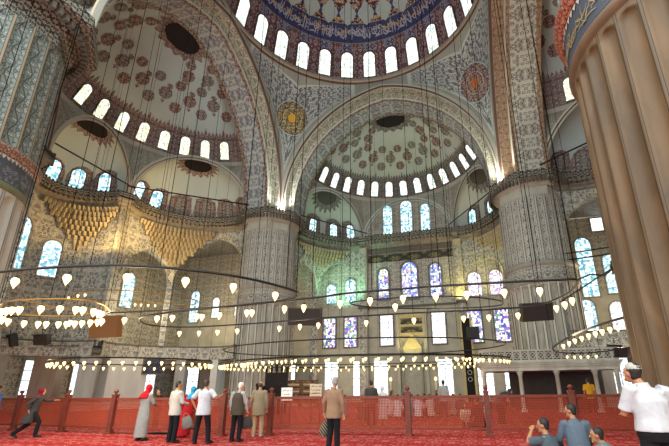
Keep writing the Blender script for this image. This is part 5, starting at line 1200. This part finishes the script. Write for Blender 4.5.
# ---------------------------------------------------------------- bags
def bag(loc, w, h, d, rz, mat, lb, tilt=0.):
    t = tag(empty('hand_bag', loc, rz), lb, 'bag'); t.rotation_euler = (0, tilt, rz)
    m = MB(); loft(m, [((0, 0, 0), w*.40, d*.40, (1, 0, 0), (0, 1, 0)), ((0, 0, h*.06), w*.5, d*.5, (1, 0, 0), (0, 1, 0)), ((0, 0, h*.5), w*.52, d*.5, (1, 0, 0), (0, 1, 0)), ((0, 0, h*.85), w*.42, d*.32, (1, 0, 0), (0, 1, 0)), ((0, 0, h), w*.3, d*.12, (1, 0, 0), (0, 1, 0))], 16); m.build('pouch', mat, t)
    m = MB(); m.tube([(w*.25*cos(a), 0, h*.96+.11*sin(a)) for a in lin(0, pi, 8)], .011, 6); m.build('handle', mat, t)
b0 = [o for o in bpy.data.objects if o.get('label', '').startswith('man in tan shirt')][0]
def hand_pos(o, p): s = o.scale[0]; a = o.rotation_euler.z; x, y, z = [v*s for v in p]; return Vector((o.location.x+x*cos(a)-y*sin(a), o.location.y+x*sin(a)+y*cos(a), z))
q = hand_pos(b0, (-.33, .16, .80)); bag(q-Vector((.05, 0, .46)), .26, .40, .12, AW+.2, cloth('striped_bag', '3e3a30', 'stripe', '857c66', 16), 'dark striped shoe bag hanging from the hand of the man in tan shirt', .45)
b1 = [o for o in bpy.data.objects if o.get('label', '').startswith('white-haired man')][0]
q = hand_pos(b1, (.28, .14, .80)); bag(q-Vector((-.03, 0, .40)), .32, .32, .12, AW, cloth('black_bag', '3a3632'), 'dark grey handbag held by the white-haired man in waistcoat', -.2)
b2 = [o for o in bpy.data.objects if o.get('label', '').startswith('man in white short-sleeved shirt and black')][0]
q = hand_pos(b2, (-.40, .02, .9)); bag(q-Vector((.02, 0, .50)), .32, .34, .12, AW, cloth('grey_bag', '6a655c'), 'grey shoulder bag beside the man in white short sleeves and red dress', -.3)
# shoes and cloth left on the carpet by the fence
m = MB(); loft(m, [((0, 0, .0), .5, .16, (1, 0, 0), (0, 1, 0)), ((0, 0, .03), .5, .15, (1, 0, 0), (0, 1, 0)), ((.05, 0, .05), .35, .1, (1, 0, 0), (0, 1, 0))]); o = m.build('folded_cloth', c_black); o.location = f(158, 434)+Vector((0, 0, .002)); tag(o, 'dark folded cloth lying on the carpet beside the woman in grey coat', 'cloth')
